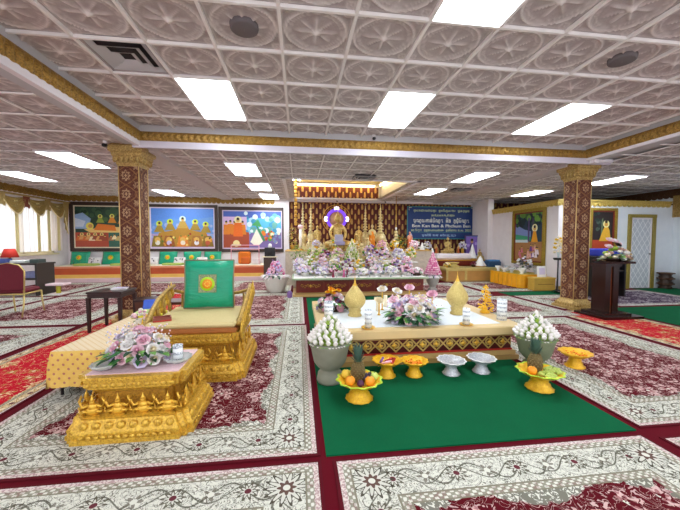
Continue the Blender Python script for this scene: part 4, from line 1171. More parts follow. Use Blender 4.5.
BUDG = special('statue_gold', f_gold('ecd084', 'a8803c', 20, .3, .3, .1)); BUDL = special('pale_statue_gold', f_gold('f4e6b8', 'c4aa68', 30, .2, .4, .15))
def seated(b, s, m, robe=None, robe2=None):
    # skeleton of a cross-legged figure: total height 1 (knees to topknot), then scaled
    pts = [(0, 0, .10), (0, .02, .26), (0, .01, .42), (0, 0, .56), (0, -.005, .64), (0, -.01, .70),
           (-.13, 0, .57), (-.22, .0, .43), (-.19, -.13, .27), (-.06, -.21, .20),
           (.13, 0, .57), (.22, .0, .43), (.19, -.13, .27), (.06, -.21, .20),
           (-.15, -.04, .10), (-.36, -.16, .09), (-.18, -.27, .08), (.02, -.26, .11),
           (.15, -.04, .10), (.36, -.16, .09), (.18, -.25, .07), (-.02, -.23, .08)]
    ed = [(0, 1), (1, 2), (2, 3), (3, 4), (4, 5), (3, 6), (6, 7), (7, 8), (8, 9), (3, 10), (10, 11), (11, 12), (12, 13), (0, 14), (14, 15), (15, 16), (16, 17), (0, 18), (18, 19), (19, 20), (20, 21)]
    rd = [(.13, .11), (.13, .10), (.145, .10), (.12, .085), .05, .045, .07, .05, .042, .035, .07, .05, .042, .035, .10, .085, .06, .04, .10, .085, .06, .04]
    O = b.M; b.M = O @ Matrix.Scale(s, 4)
    skin_into(b, pts, ed, rd, m, 1)
    b.ell((0, -.015, .80), (.094, .10, .112), m, 14, 10); b.ell((0, .0, .90), (.045, .045, .045), m, 10, 6)
    b.lathe([(.022, 0), (.014, .03), (.003, .10)], m, 8, (0, 0, .93))
    for k in (-1, 1): b.ell((k*.085, 0, .785), (.012, .02, .05), m, 6, 5); b.ell((k*.03, -.098, .81), (.016, .008, .006), mat('3c2c18', .4), 6, 4)
    b.ell((0, -.108, .785), (.012, .016, .025), m, 6, 5); b.ell((0, -.10, .75), (.022, .01, .007), mat('a85c3c', .5), 6, 4)
    if robe:
        b.grid(lambda u, v: (-.15+.28*u+.06*v, -.10-.035*math.sin(u*PI)-.03*math.sin(v*PI), .58-.36*v), 6, 8, robe, True, .02)
    if robe2: b.ell((0, -.19, .15), (.16, .12, .10), robe2, 12, 6)
    b.M = O
def lotus_base(b, R, h, m):
    b.lathe([(R*.9, 0), (R*.95, h*.15), (R*.75, h*.35), (R*.7, h*.55), (R*.85, h*.8), (R, h*.95), (R*.9, h)], m, 24, sy=.75)
    for k in range(18):
        t = 2*PI*k/18; b.ell((R*.9*math.cos(t), R*.68*math.sin(t), h*.72), (R*.12, R*.12, h*.26), m, 6, 5); b.ell((R*.9*math.cos(t+.17), R*.68*math.sin(t+.17), h*.25), (R*.12, R*.12, h*.2), m, 6, 5)
r = thing('buddha_statue', 'large seated gold Buddha statue before the purple halo', 'statue', (1.22, 10.05, Z3))
b = MB(); seated(b, 1.12, BUDG, robe=None); o = part('figure', b, r); o.location = (0, 0, .10)
b = MB(); lotus_base(b, .48, .13, BUDG); part('lotus_base', b, r)
b = MB(); b.cbox((0, -.30, .36), (.26, .04, .26), mat('b8b4d4', .6, 0, .2, 30), rx=-.15, bev=.01); b.cbox((0, -.36, .22), (.36, .06, .12), mat('a49cc8', .6, 0, .2, 30), bev=.02); part('lap_cloth', b, r, label='folded lilac cloth on its lap')
r = thing('lit_halo', 'round purple halo disc with white lotus tips behind the Buddha head', 'halo', (1.25, 10.66, Z3))
b = MB(); b.M = Matrix.Translation((0, 0, 1.02)) @ Matrix.Rotation(PI/2, 4, 'X')
def ringm(b, r0, r1, h, m): b.lathe([(r0, 0), (r1, 0), (r1, h), (r0, h), (r0, 0)], m, 48)
ringm(b, .46, .48, .02, GLDS); ringm(b, .40, .41, .02, GLDS)
part('outer_ring', b, r)
PURE = special('purple_lamp', f_emit('7440e0', .6, '5c34b0'))
b = MB(); b.M = Matrix.Translation((0, 0, 1.02)) @ Matrix.Rotation(PI/2, 4, 'X'); ringm(b, .25, .35, .03, PURE); part('purple_ring', b, r)
b = MB(); b.M = Matrix.Translation((0, .0, 1.02)) @ Matrix.Rotation(PI/2, 4, 'X'); b.lathe([(.001, 0), (.25, 0), (.25, .01), (.001, .01)], mat('c89c74', .5, .2), 36); part('back_disc', b, r)
for k in range(4):
    c = MB(); t = k*PI/2; c.M = Matrix.Translation((.35*math.cos(t), -.03, 1.02+.35*math.sin(t))) @ Matrix.Rotation(-t+PI/2, 4, 'Y')
    for q in (-1, 0, 1): c.ell((q*.055, 0, .02-abs(q)*.015), (.03, .015, .06), special('white_lamp', f_emit('ffe8ff', .9)), 8, 5)
    part('lotus_tip', c, r)
b = MB(); b.tube([(0, .03, 0), (0, .03, .6)], .02, DARK, 8); b.lathe([(.12, 0), (.12, .02), (.03, .03)], DARK, 12, (0, .03, 0)); part('stand', b, r)

def standing(label, loc, H, m, robe=None, name='monk_statue', group='standing gold monk statues'):
    r = thing(name, label, 'statue', loc, 0, group)
    b = MB(); k = H
    b.lathe([(.13*k, 0), (.14*k, .02*k), (.10*k, .06*k)], m, 16); part('base', b, r)
    b = MB()
    pts = [(0, 0, .42), (0, 0, .55), (0, 0, .70), (0, 0, .80), (0, -.01, .86), (-.10, 0, .74), (-.15, -.01, .60), (-.06, -.10, .62), (.10, 0, .74), (.15, -.01, .60), (.06, -.10, .62), (-.06, 0, .24), (-.05, 0, .08), (.06, 0, .24), (.05, 0, .08)]
    ed = [(0, 1), (1, 2), (2, 3), (3, 4), (2, 5), (5, 6), (6, 7), (2, 8), (8, 9), (9, 10), (0, 11), (11, 12), (0, 13), (13, 14)]
    O = b.M; b.M = Matrix.Scale(k, 4); skin_into(b, pts, ed, [.09, .085, .09, .04, .035, .05, .04, .03, .05, .04, .03, .06, .045, .06, .045], m, 1)
    b.ell((0, -.01, .92), (.055, .06, .068), m, 12, 8); b.ell((0, .0, .985), (.025, .025, .025), m, 8, 5)
    b.M = O; part('figure', b, r)
    b = MB(); b.M = Matrix.Scale(k, 4); b.lathe([(.125, .07), (.13, .1), (.11, .3), (.115, .5), (.10, .62), (.09, .72)], robe or m, 16, lobes=8, la=.04, sy=.75); part('robe', b, r)
    return r
standing('standing pale gold monk statue left of the large Buddha', (.60, 10.5, Z3), .80, BUDG)
standing('standing pale gold monk statue right of the large Buddha', (1.98, 10.5, Z3), .80, BUDG)
standing('standing gold statue in an orange robe beside the right spires', (2.40, 10.35, Z3), .84, BUDL, mat('e88a14', .6, 0, .1, 30))
standing('standing figure in a salmon robe at the right end of the altar', (3.78, 10.6, Z3), .62, mat('c88c74', .6), mat('e07850', .6, 0, .1, 30))
def spire(label, loc, R, H, m, n=9, group='tall tiered gold spires'):
    r = thing('tiered_spire', label, 'spire', loc, 0, group)
    b = MB(); b.lathe([(R, 0), (R, .03*H), (R*.75, .05*H), (R*.85, .09*H), (R*.6, .13*H), (R*.75, .17*H), (R*.95, .22*H), (R*.85, .30*H), (R*.5, .36*H)], m, 18, lobes=6, la=.06); part('pedestal', b, r)
    b = MB(); pr = []
    for k in range(n):
        f = k/n; q = R*.62*(1-f)**1.0+.018; z = (.36+.56*f)*H; d = .56*H/n
        pr += [(q*.45, z), (q, z+.1*d), (q*.9, z+.25*d), (q*.45, z+.5*d)]
    b.lathe(pr + [(.012, .93*H), (.002, H)], m, 14); part('tiered_shaft', b, r); return r
spire('left tiered gold spire at the left end of the altar', (.13, 10.6, Z3), .14, 1.55, BUDL)
spire('second tiered gold spire from the left, next to its twin', (.40, 10.75, Z3), .13, 1.57, BUDL)
spire('tiered gold spire right of the Buddha, left one of two', (2.27, 10.85, Z3), .15, 1.55, BUDL)
spire('tiered gold spire right of the Buddha, right one of two', (2.74, 10.6, Z3), .20, 1.58, BUDL)
# tall tiered umbrella and hanging streamer
r = thing('hanging_streamer', 'long orange gold streamer hanging from the coffer at the left of the altar', 'streamer', (-.10, 10.7, 0))
b = MB()
for k in range(12):
    z = 3.40-k*.13; b.lathe([(.02, -.12), (.05, -.10), (.055, -.02), (.02, 0)], mat('c8983c', .6, .1, .25, 30), 10, (0, 0, z))
part('streamer', b, r); b = MB(); b.tube([(0, 0, 3.35), (0, 0, ZL+.56)], .004, DARK, 5); part('cord', b, r)
r = thing('umbrella_pole', 'thin golden ceremonial umbrella pole left of the blue banner', 'pole', (3.32, 10.7, Z3))
b = MB(); b.tube([(0, 0, 0), (0, 0, 1.83)], .012, GLDS, 8); b.lathe([(.08, 0), (.08, .03), (.02, .05)], GLDS, 12); part('pole', b, r)
b = MB()
for k in range(4): b.lathe([(.11-.015*k, .10), (.115-.015*k, .12), (.06, .19), (.02, .2)], BUDL, 12, (0, 0, .12+.11*k))
part('folded_canopy', b, r); b = MB(); b.ell((0, 0, .72), (.035, .035, .06), WHT); part('tassel', b, r)
# candle pole, plants at left
r = thing('tall_candle', 'tall white pillar candle with a pink crown at the left end of the altar', 'candle', (.05, 10.1, Z3))
b = MB(); b.tube([(0, 0, .05), (0, 0, .68)], .045, WHT, 12); part('candle_body', b, r); b = MB(); b.lathe([(.09, 0), (.09, .02), (.05, .06)], GLDS, 14); part('holder', b, r); b = MB(); b.lathe([(.05, .66), (.09, .72), (.07, .78), (.01, .80)], PINKL, 12); part('crown', b, r)
def bushy(label, loc, R, H, ms, n=160, name='potted_plant', pot=GLDS):
    r = thing(name, label, 'plant', loc); b = MB(); b.lathe([(R*.4, 0), (R*.55, H*.2), (R*.5, H*.22)], pot, 14); part('pot', b, r)
    b = MB()
    for k in range(n):
        t = U(0, 2*PI); z = U(.15, 1); q = R*math.sqrt(max(.05, 1-(z-.45)**2*2.6))*U(.4, .9)
        b.leaf((q*math.cos(t), q*math.sin(t), z*H), (math.cos(t), math.sin(t), U(-.2, .9)), R*.45, R*.2, random.choice(ms))
    part('foliage', b, r); return r
bushy('rounded bright green plant at the left end of the main altar', (-.02, 8.98, Z2), .22, .46, [GLL, GL, GLY])
bushy('golden leafed tree ornament behind the green plant', (-.19, 10.45, Z3), .18, .72, [BUDL, GLY, GLDS], 170, 'gold_leaf_tree')
bushy('dark green plant between the salmon figure and the umbrella pole', (3.33, 10.2, Z3), .24, .46, [GL, GLD, YEL, GLL])
# small seated buddhas
def small_buddha(label, loc, s, m, group='small seated gold statues'):
    r = thing('seated_statue', label, 'statue', loc, 0, group); b = MB(); seated(b, s*.85, m); o = part('figure', b, r); o.location = (0, 0, s*.16); b = MB(); lotus_base(b, s*.42, s*.18, m); part('lotus_base', b, r); return r
sb = small_buddha('small seated gold statue left below the large Buddha', (.64, 9.35, Z2), .56, BUDL)
for x, y, z, s, t in ((1.84, 9.35, Z2, .56, 'small seated gold statue right below the large Buddha'), (1.22, 9.45, Z2, .36, 'smallest seated gold statue directly below the large Buddha'), (.74, 9.69, Z3, .26, 'small seated gold statue by the left knee of the large Buddha'),
                   (2.15, 9.85, Z3, .42, 'small seated gold statue left of the orange robed statue'), (.30, 9.9, Z3, .36, 'small seated gold statue before the left spires'), (2.75, 9.9, Z3, .36, 'small seated gold statue before the right spires')):
    dup(sb, (x, y, z), 0, t, s/.56)
# tiered lotus cone and small cones
def lotus_cone(label, loc, R, H, ms, base=GLDS, name='flower_cone', group=None, rows=8, sz=.026):
    r = thing(name, label, 'flower cone', loc, 0, group); b = MB(); b.lathe([(R*.5, 0), (R*.35, H*.06), (R*.8, H*.14), (R*.75, H*.15)], base, 16); part('stand', b, r)
    b = MB(); b.lathe([(R*.8, H*.14), (R*.02+.004, H*.97)], ms[0], 14)
    for i in range(rows):
        f = i/(rows-1); rr = R*(1-f)*.95+.004; z = H*(.16+.8*f); c = max(1, int(2*PI*rr/(sz*1.7)))
        for j in range(c):
            t = 2*PI*(j+.5*(i % 2))/c; b.ell((rr*math.cos(t), rr*math.sin(t), z), (sz*.8, sz*.8, sz), random.choice(ms), 6, 4)
    part('blooms', b, r); return r
lotus_cone('tall pale green and white flower cone in the middle of the main altar', (1.50, 9.0, Z2), .24, .66, [CREAM, GLY, WHT, mat('d8dc9c', .6)], rows=10, sz=.032)
# flowers along the altar, three rows
c1 = [(LILL, LIL), (WHT, PINKL), (PINKL, LIL)]; c2 = [(WHT, CREAM), (LILL, LIL)]; c3 = [(PINK, ROSE), (PINKL, PINK)]; c4 = [(PUR, LIL), (MAR, PINK), (PINKL, PINK), (GLL, GLY)]; c5 = [(YEL, ORG), (CREAM, YEL)]; c6 = [(WHT, YEL), (CREAM, GLY), (GLY, CREAM)]
front = [(.14, 'leftmost in the front row, lilac and white', c1, .21, .25), (.56, 'second in the front row, pale lilac', c2, .17, .21), (.92, 'third in the front row, pink with purple', c3+c4, .14, .27), (1.26, 'fourth in the front row, white and pink', c2+c3, .16, .19),
         (1.62, 'fifth in the front row, white with lilac', c2, .17, .18), (1.98, 'sixth in the front row, lilac and dark green', c1, .17, .24), (2.38, 'seventh in the front row, white and lilac', c2, .17, .22), (2.75, 'eighth in the front row, deep pink', c4+c3, .12, .25)]
for x, t, c, rx, h in front: bouquet('flower bouquet on the main altar, ' + t, (x, 8.0+U(0, .12), Z1), rx*1.05, .16, h*1.25, c, 32, .044, 'bowl', leaves=30, group='front row of altar bouquets')
bouquet('pink and white flower basket at the right end of the main altar', (3.02, 7.95, Z1), .20, .15, .23, c3+[(WHT, PINKL)], 32, .036, 'dark', leaves=30, zb=.08)
second = [(.38, 'white and green, left', c6, .18, .36), (.72, 'maroon and pale pink, left of centre', c4+c3, .15, .32), (1.08, 'pink and cream, at the centre', c3+c6, .16, .34), (2.02, 'dusty purple and grey, right of centre', c4+c1, .22, .42), (2.42, 'purple and white, right', c4+c2, .17, .36), (2.84, 'white and lilac, far right', c2, .18, .34), (3.2, 'cream and green, at the right corner', c6+c5, .14, .36)]
for x, t, c, rx, h in second: bouquet('tall vase of flowers on the middle altar step, ' + t, (x, 8.92, Z2), rx*1.1, .14, h*1.25, c, 34, .046, 'gold', leaves=34, group='vases on the middle altar step')
third = [(.53, 9.80, 'white, before the left monk statue', c2), (1.72, 9.8, 'yellow, right of the large Buddha', c5), (2.58, 9.8, 'pink, before the right spires', c3), (3.0, 9.85, 'white and yellow, beside the umbrella pole', c6+c5), (3.65, 9.9, 'pink, before the salmon figure', c3+c1), (1.05, 9.74, 'cream, before the large Buddha', c6+c5)]
for x, y, t, c in third: bouquet('small flower vase on the upper altar step, ' + t, (x, y, Z3), .14, .11, .36, c, 20, .04, 'gold', leaves=20, group='vases on the upper altar step')
mid = [(.30, c6+c2), (.62, c3+c1), (.95, c2+c6), (1.28, c4+c2), (1.60, c6+c5), (1.93, c4+c1), (2.26, c2+c6), (2.60, c1+c4), (2.92, c3+c2), (.0, c1+c2)]
nm = ['second from the left', 'third from the left', 'fourth from the left', 'fifth from the left', 'fifth from the right', 'fourth from the right', 'third from the right', 'second from the right', 'rightmost', 'leftmost']
for (x, c), t in zip(mid, nm): bouquet('taller flower bouquet behind the front row of the main altar, ' + t, (x, 8.43, Z1), .165, .13, U(.42, .56), c, 34, .042, 'glass', leaves=50, leafm=[GLL, GL, GLY, GLD], group='middle row of altar bouquets', zb=.14)
# glasses and small candles on the front edge
for k in range(10):
    x = .36+k*.272
    b = MB(); b.lathe([(.022, 0), (.026, .06), (.024, .06), (.02, .01), (.002, .008)], CRY, 12); b.ell((0, 0, .045), (.016, .016, .02), WHT if k % 2 else YEL, 6, 4)
    solo('votive_glass', b, 'small clear votive glass on the front edge of the main altar', 'glass', (x, 7.68, Z1), 0, 'votive glasses on the main altar edge')
for k, (x, m) in enumerate(((1.09, ROSE), (1.17, MAR), (.83, MAR))):
    b = MB(); b.lathe([(.03, 0), (.035, .02), (.02, .12), (.026, .16), (.01, .19)], m, 10); b.ell((0, 0, .21), .025, CREAM, 8, 6)
    solo('figurine', b, 'small ' + ('rose', 'maroon', 'dark red')[k] + ' dressed figurine ' + ('left of the white bouquet', 'nearest the gold dome spire', 'beside the pale lilac bouquet') + ' on the main altar' if False else 'small ' + ('rose', 'maroon', 'dark red')[k] + ' dressed figurine standing on the main altar', 'figurine', (x, 7.72, Z1), 0)
# bell-shaped pink cones and pots standing on the floor
r = thing('flower_cone_pot', 'pink flower cone in a grey urn right of the main altar', 'flower pot', (3.60, 8.25, F0))
b = MB(); b.lathe([(.12, 0), (.13, .03), (.08, .08), (.09, .12), (.16, .24), (.18, .36), (.19, .40), (.15, .40)], mat('b4b4ac', .6, 0, .15, 20), 20); part('urn', b, r)
b = MB()
for k in range(40): t = 2*PI*k/40; b.leaf((.12*math.cos(t), .12*math.sin(t), .44), (math.cos(t), math.sin(t), -.1), .16, .06, random.choice([WHT, LILL, WHT, GLD]), droop=.5)
part('petal_skirt', b, r)
b = MB(); b.lathe([(.20, .44), (.14, .68), (.05, .92), (.02, 1.0)], ROSE, 14)
for i in range(11):
    f = i/10; rr = .20*(1-f)+.015; c = max(3, int(2*PI*rr/.05))
    for j in range(c): t = 2*PI*(j+.5*(i % 2))/c; b.ell((rr*math.cos(t), rr*math.sin(t), .46+.55*f), .026, random.choice([PINK, ROSE, PINK, PINKL]), 6, 4)
part('pink_cone', b, r)
r = thing('white_flower_pot', 'large white pot of pink and white flowers left of the main altar', 'flower pot', (-.60, 8.45, F0))
b = MB(); b.lathe([(.19, 0), (.22, .02), (.30, .30), (.31, .36), (.33, .38), (.33, .42), (.28, .42)], mat('e6e2da', .5, 0, .06, 10), 28); part('pot', b, r)
b = MB()
for k in range(70): t = U(0, 2*PI); b.leaf((.22*math.cos(t), .22*math.sin(t), .44), (math.cos(t), math.sin(t), U(-.1, .5)), .2, .08, random.choice([WHT, WHT, GLD, PINKL]), droop=.4)
part('petal_skirt', b, r)
b = MB()
for k in range(90): t = U(0, 2*PI); z = U(0, 1); q = .24*(1-z*.75); b.ell((q*math.cos(t), q*math.sin(t), .47+z*.32), .035, random.choice([PINK, ROSE, PINK, LIL]), 6, 4, .1)
part('pink_blooms', b, r)
b = MB()
for k in range(8): t = U(0, 2*PI); b.leaf((.05*math.cos(t), .05*math.sin(t), .74), (math.cos(t), math.sin(t), 2), .2, .02, PUR)
part('spray', b, r)
b = MB(); b.lathe([(.05, 0), (.06, .02), (.06, .12), (.03, .16)], PUR, 12); solo('purple_jar', b, 'small purple jar on the floor at the left corner of the main altar', 'jar', (-.22, 7.55, F0))

# ================================================================ SIDE ALTAR AND BANNER
r = thing('side_altar_table', 'wide beige and gold low table of the side altar, under the blue banner', 'altar table', (5.75, 10.35, F0))
b = MB(); b.box(-.95, -.45, 0, .95, .45, .36, mat('c4904c', .5, 0, .15, 8)); b.box(-.97, -.47, 0, .97, .47, .04, BEID); part('cabinet_body', b, r)
b = MB(); b.box(-1.0, -.5, .36, 1.0, .5, .42, GOLDP); b.box(-.98, -.48, .42, .98, .48, .44, GOLDP); part('tabletop', b, r)
b = MB(); b.box(-.32, -.47, .04, -.24, -.45, .36, GOLDP); b.box(-.97, -.47, .04, -.9, -.45, .36, GOLDP); b.box(.9, -.47, .04, .97, -.45, .36, GOLDP); part('gold_stile', b, r)
b = MB(); b.box(4.3, 11.0, 0, 6.86, 11.9, .62, MAH); b.box(4.28, 10.98, .62, 6.88, 11.9, .66, GLDS); solo('altar_tier', b, 'raised step at the back of the side altar', 'altar step', (0, 0, F0))
ZS, ZT2 = F0+.44, F0+.66
b = MB(); b.cbox((0, 0, .11), (1.35, .5, .22), mat('f4e8ee', .8, 0, .05, 20), bev=.06)
solo('white_cloth_cushion', b, 'puffy white and pink cloth cushion under the small gold Buddha', 'cushion', (5.65, 11.25, ZT2))
small_buddha('seated gold Buddha on the white cushion, under the blue banner', (5.50, 11.3, ZT2+.22), .62, BUDG, None)
for x, y, t in ((5.08, 11.35, 'left of the small Buddha'), (5.95, 11.35, 'right of the small Buddha')):
    standing('small standing gold attendant ' + t + ' under the banner', (x, y, ZT2+.21), .34, BUDG, mat('c8602c', .6), 'attendant_statue', None)
b = MB(); b.lathe([(.2, 0), (.22, .03), (.12, .09), (.2, .14), (.21, .16)], GOLDP, 20); solo('gold_bowl', b, 'flat gold bowl on the side altar top', 'bowl', (5.32, 10.5, ZS))
for x, y, z, R, H, t in ((4.45, 10.85-.5, ZS, .0, 0, ''), (4.35, 9.98, .0, .0, 0, '')): pass
def pyramid(label, loc, R, H, m=WHT):
    r = thing('folded_cloth_pyramid', label, 'offering', loc, 0, 'white pyramids'); b = MB(); b.lathe([(R*.8, 0), (R*.9, .02), (R*.5, .05)], GLDS, 14); part('dish', b, r)
    b = MB(); b.lathe([(R, .04), (R*.95, .06), (R*.5, H*.55), (.015, H)], m, 14, lobes=7, la=.1); part('cloth_cone', b, r)
pyramid('white cloth pyramid standing just left of the pink flower cone', (4.47, 11.2, ZT2), .19, .62)
pyramid('white cloth pyramid behind the pink cone, beside the small Buddha cushion', (4.84, 11.15, ZT2), .14, .42)
pyramid('white cloth pyramid right of the small Buddha cushion', (6.40, 11.15, ZT2), .16, .56)
pyramid('wide white cloth pyramid near the right end of the side altar', (6.28, 10.42, ZS), .20, .38)
bouquet('dark red roses at the foot of the white cushion', (6.1, 10.5, ZS), .14, .1, .20, [(MAR, MAR), (MAR, WHT)], 16, .03, 'dark')
bouquet('yellow green flower pot left on the side altar', (5.0, 10.3, ZS), .12, .1, .2, c5, 16, .03, 'gold')
bouquet('purple orchid bouquet at the lower left corner of the banner', (4.36, 11.6, ZT2), .17, .12, .78, c4+c1, 26, .045, 'gold', zb=.4)
bouquet('grey white flowers right of the purple orchids under the banner', (4.85, 11.65, ZT2), .16, .12, .70, c2, 24, .04, 'gold', zb=.4)
bouquet('grey white flowers under the right end of the banner', (6.25, 11.6, ZT2), .16, .12, .70, c2, 24, .04, 'gold', zb=.4)
small_buddha('small gold statue at the foot of the purple portrait', (6.72, 11.2, ZT2), .40, BUDG, None)
b = MB(); b.cbox((0, 0, .10), (.5, .35, .20), mat('2c5078', .7, 0, .3, 20), bev=.03); b.cbox((.02, 0, .22), (.4, .3, .05), mat('4c8cc8', .7, 0, .3, 20), bev=.02); solo('blue_cloth_bundle', b, 'folded dark blue cloth bundle at the right end of the side altar', 'cloth', (6.74, 10.45, ZS), 0)

# flat pictures: coloured shapes laid on a canvas
def fig(L, u, v, s, robe, halo='e8e870', skin='e0b060', seat=True):
    if halo: L.append(('d', u, v+s*.62, s*.34, halo))
    L.append(('p', [(u-s*.4, v-s*.35), (u+s*.4, v-s*.35), (u+s*.3, v-s*.05), (u+s*.16, v+s*.4), (u-s*.16, v+s*.4), (u-s*.3, v-s*.05)] if seat else [(u-s*.28, v-s*.9), (u+s*.28, v-s*.9), (u+s*.2, v+s*.35), (u-s*.2, v+s*.35)], robe))
    L.append(('d', u, v+s*.56, s*.17, skin)); L.append(('d', u, v+s*.70, s*.13, '2c2018'))
def picture(name, label, loc, rz, w, h, shapes, frame, mat_c, fw=.09, pal=.04, cat='painting'):
    r = thing(name, label, cat, loc, rz, None)
    b = MB()
    for (x0, z0, x1, z1) in ((-w/2, 0, w/2, fw), (-w/2, h-fw, w/2, h), (-w/2, fw, -w/2+fw, h-fw), (w/2-fw, fw, w/2, h-fw)):
        b.box(x0, -.05, z0, x1, 0, z1, frame); c = fw*.3; b.box(x0+c*(x0 < x1-fw*1.5 or 1)*0, -.058, z0 + (fw*.3 if z1-z0 < fw*1.1 else 0), x1, -.05, z1 - (fw*.3 if z1-z0 < fw*1.1 else 0), frame)
    part('frame', b, r)
    b = MB(); q = fw; 
    for (x0, z0, x1, z1) in ((-w/2+q, q, w/2-q, q+pal), (-w/2+q, h-q-pal, w/2-q, h-q), (-w/2+q, q+pal, -w/2+q+pal, h-q-pal), (w/2-q-pal, q+pal, w/2-q, h-q-pal)): b.box(x0, -.03, z0, x1, 0, z1, mat_c)
    part('inner_border', b, r)
    b = MB(); q = fw+pal; W, H = w-2*q, h-2*q; b.box(-w/2+q, -.015, q, w/2-q, 0, h-q, mat(shapes[0], .5, 0, .12, 5))
    y = -.0155
    for s in shapes[1:]:
        y -= .0003
        X = lambda u: -W/2+min(1, max(0, u))*W
        Zf = lambda v: q+min(1, max(0, v))*H
        if s[0] == 'd':
            _, u, v, R, c = s; n = 14; a = W/H
            pts = [(X(u+R*math.cos(2*PI*k/n)*(1/a if a > 1 else 1)), Zf(v+R*math.sin(2*PI*k/n)*(1 if a > 1 else a))) for k in range(n)]
        elif s[0] == 'r': _, u0, v0, u1, v1, c = s; pts = [(X(u0), Zf(v0)), (X(u1), Zf(v0)), (X(u1), Zf(v1)), (X(u0), Zf(v1))]
        else: _, P, c = s; pts = [(X(u), Zf(v)) for u, v in P]
        b.add([(px, y, pz) for px, pz in pts], [tuple(range(len(pts)))], mat(c, .5, 0, .15, 25))
    part('canvas', b, r); return r
DKF = mat('3c2820', .4, 0, .3, 30); CRF = mat('e8dcc0', .5, 0, .08, 20)
# painting 1: reclining figure under trees
S = ['2c4838']
for k in range(40): S.append(('d', U(0, 1), U(.62, 1), U(.04, .08), random.choice(['1c3428', '3c5c40', '24402c', '4c6c3c'])))
S += [('p', [(0, .45), (.2, .45), (.24, .7), (.12, .85), (0, .8)], '9cb8e0'), ('p', [(0, .5), (.12, .5), (.16, .64), (0, .72)], 'd4dcf0'), ('r', .0, 0, .5, .36, 'b84c34'), ('r', .5, 0, 1, .36, '3c6858')]
S += [('p', [(.13, .44), (.22, .36), (.9, .36), (.97, .48), (.6, .5)], 'f0c878'), ('p', [(.28, .42), (.62, .40), (.60, .54), (.34, .58)], 'e87c24'), ('d', .22, .52, .09, 'f4e060'), ('d', .23, .52, .05, 'd89c58')]
fig(S, .38, .66, .16, '98a840'); fig(S, .56, .66, .17, 'e08c2c'); fig(S, .80, .66, .17, 'e0a040'); fig(S, .68, .62, .10, 'b07838', None)
for k in range(9): fig(S, .05+.05*k, .2+.03*(k % 2), .13, random.choice(['e0a060', 'd86c30', 'f0d8b0', 'a04830']), 'f0d080' if k % 2 else None)
for k in range(8): fig(S, .54+.055*k, .2+.03*(k % 2), .12, random.choice(['c8b070', '5c8c70', 'f0e0b0', 'a8704c']), None)
picture('wall_painting', 'painting of a reclining golden figure with attendants, leftmost on the back wall', (-6.62, YB-.01, .95), 0, 2.45, 1.72, S, DKF, CRF, .12)
# painting 2: seated figures in two rows on blue
S = ['6c9ce0', ('r', 0, .0, 1, .35, 'b8a0d0'), ('p', [(0, .6), (.3, .75), (.6, .7), (1, .8), (1, 1), (0, 1)], '5c90e4')]
for k in range(30): S.append(('d', U(0, 1), U(.25, .6), U(.02, .06), random.choice(['a8b8e8', 'c8a8d8', '8cb0e8'])))
S += [('p', [(.05, .02), (.95, .02), (.88, .38), (.62, .45), (.5, .62), (.38, .45), (.12, .38)], 'b8842c')]
fig(S, .5, .58, .24, 'c8a048', 'dcf8f0')
for u, v in ((.13, .47), (.30, .52), (.70, .52), (.87, .46)): fig(S, u, v, .22, 'a88830', 'd0e83c')
for k, u in enumerate((.1, .28, .5, .72, .9)): S += [('p', [(u-.1, .02), (u+.1, .02), (u+.06, .3), (u-.06, .3)], ['8c7420', 'a05c24', 'e08430', 'a86c2c', '8c6c20'][k]), ('d', u, .2, .07, 'e0b058'), ('d', u, .12, .06, ['f0e8e0', 'd8c8f0', 'f4e0d0', 'f0e8f8', 'c05838'][k])]
for k in range(30): S.append(('d', U(.04, .96), U(.03, .36), U(.015, .03), random.choice(['f4d878', '6c4c1c', 'e8a040', 'a03020', '5c7c2c'])))
picture('wall_painting', 'painting of five haloed figures in tiers against blue, middle of the back wall', (-4.15, YB-.01, .95), 0, 2.42, 1.68, S, DKF, mat('e8d8ec', .5, 0, .06, 20), .10)
# painting 3: robed monks by a white tent and sea
S = ['58b0d8', ('r', 0, .82, 1, 1, '4c68c0'), ('r', 0, 0, 1, .45, '7c68a8')]
for k in range(45): S.append(('d', U(.3, 1), U(.42, .95), U(.04, .09), random.choice(['b0dcf0', '88c8e8', 'e0f0f8', '3c94c0', '68a8a0'])))
S += [('p', [(0, 0), (.44, 0), (.44, .42), (.2, .5), (0, .5)], 'a84828'), ('r', 0, .5, .4, .85, 'd8b8e0')]
for k in range(5): fig(S, .05+.07*k, .56+.02*(k % 2), .22, 'e08020', None, seat=False)
fig(S, .25, .58, .30, 'e86c18', 'f4e8b0', seat=False)
S += [('p', [(.46, .16), (.52, .08), (.62, .08), (.68, .18), (.57, .52)], 'f4ecdc'), ('p', [(.53, .7), (.55, .7), (.72, .2), (.69, .18)], '3c8c50'), ('p', [(.48, .62), (.6, .78), (.66, .58)], '48a060')]
for k in range(16): S.append(('d', U(.68, .86), U(.22, .45), U(.03, .05), random.choice(['e87c1c', 'f0a030', '5c9c40', 'c84820'])))
for k in range(10): S.append(('d', U(.84, .98), U(.12, .4), U(.03, .05), random.choice(['f0e8c8', '98b050', '8090c0', '4c6c40'])))
S += [('d', .22, .12, .09, 'f4dca0'), ('r', .14, .05, .3, .1, 'f0e4c0')]
picture('wall_painting', 'painting of orange robed monks beside a white tent, rightmost on the back wall', (-1.70, YB-.01, .92), 0, 2.40, 1.66, S, DKF, mat('d8c8e0', .5, 0, .06, 20), .12)
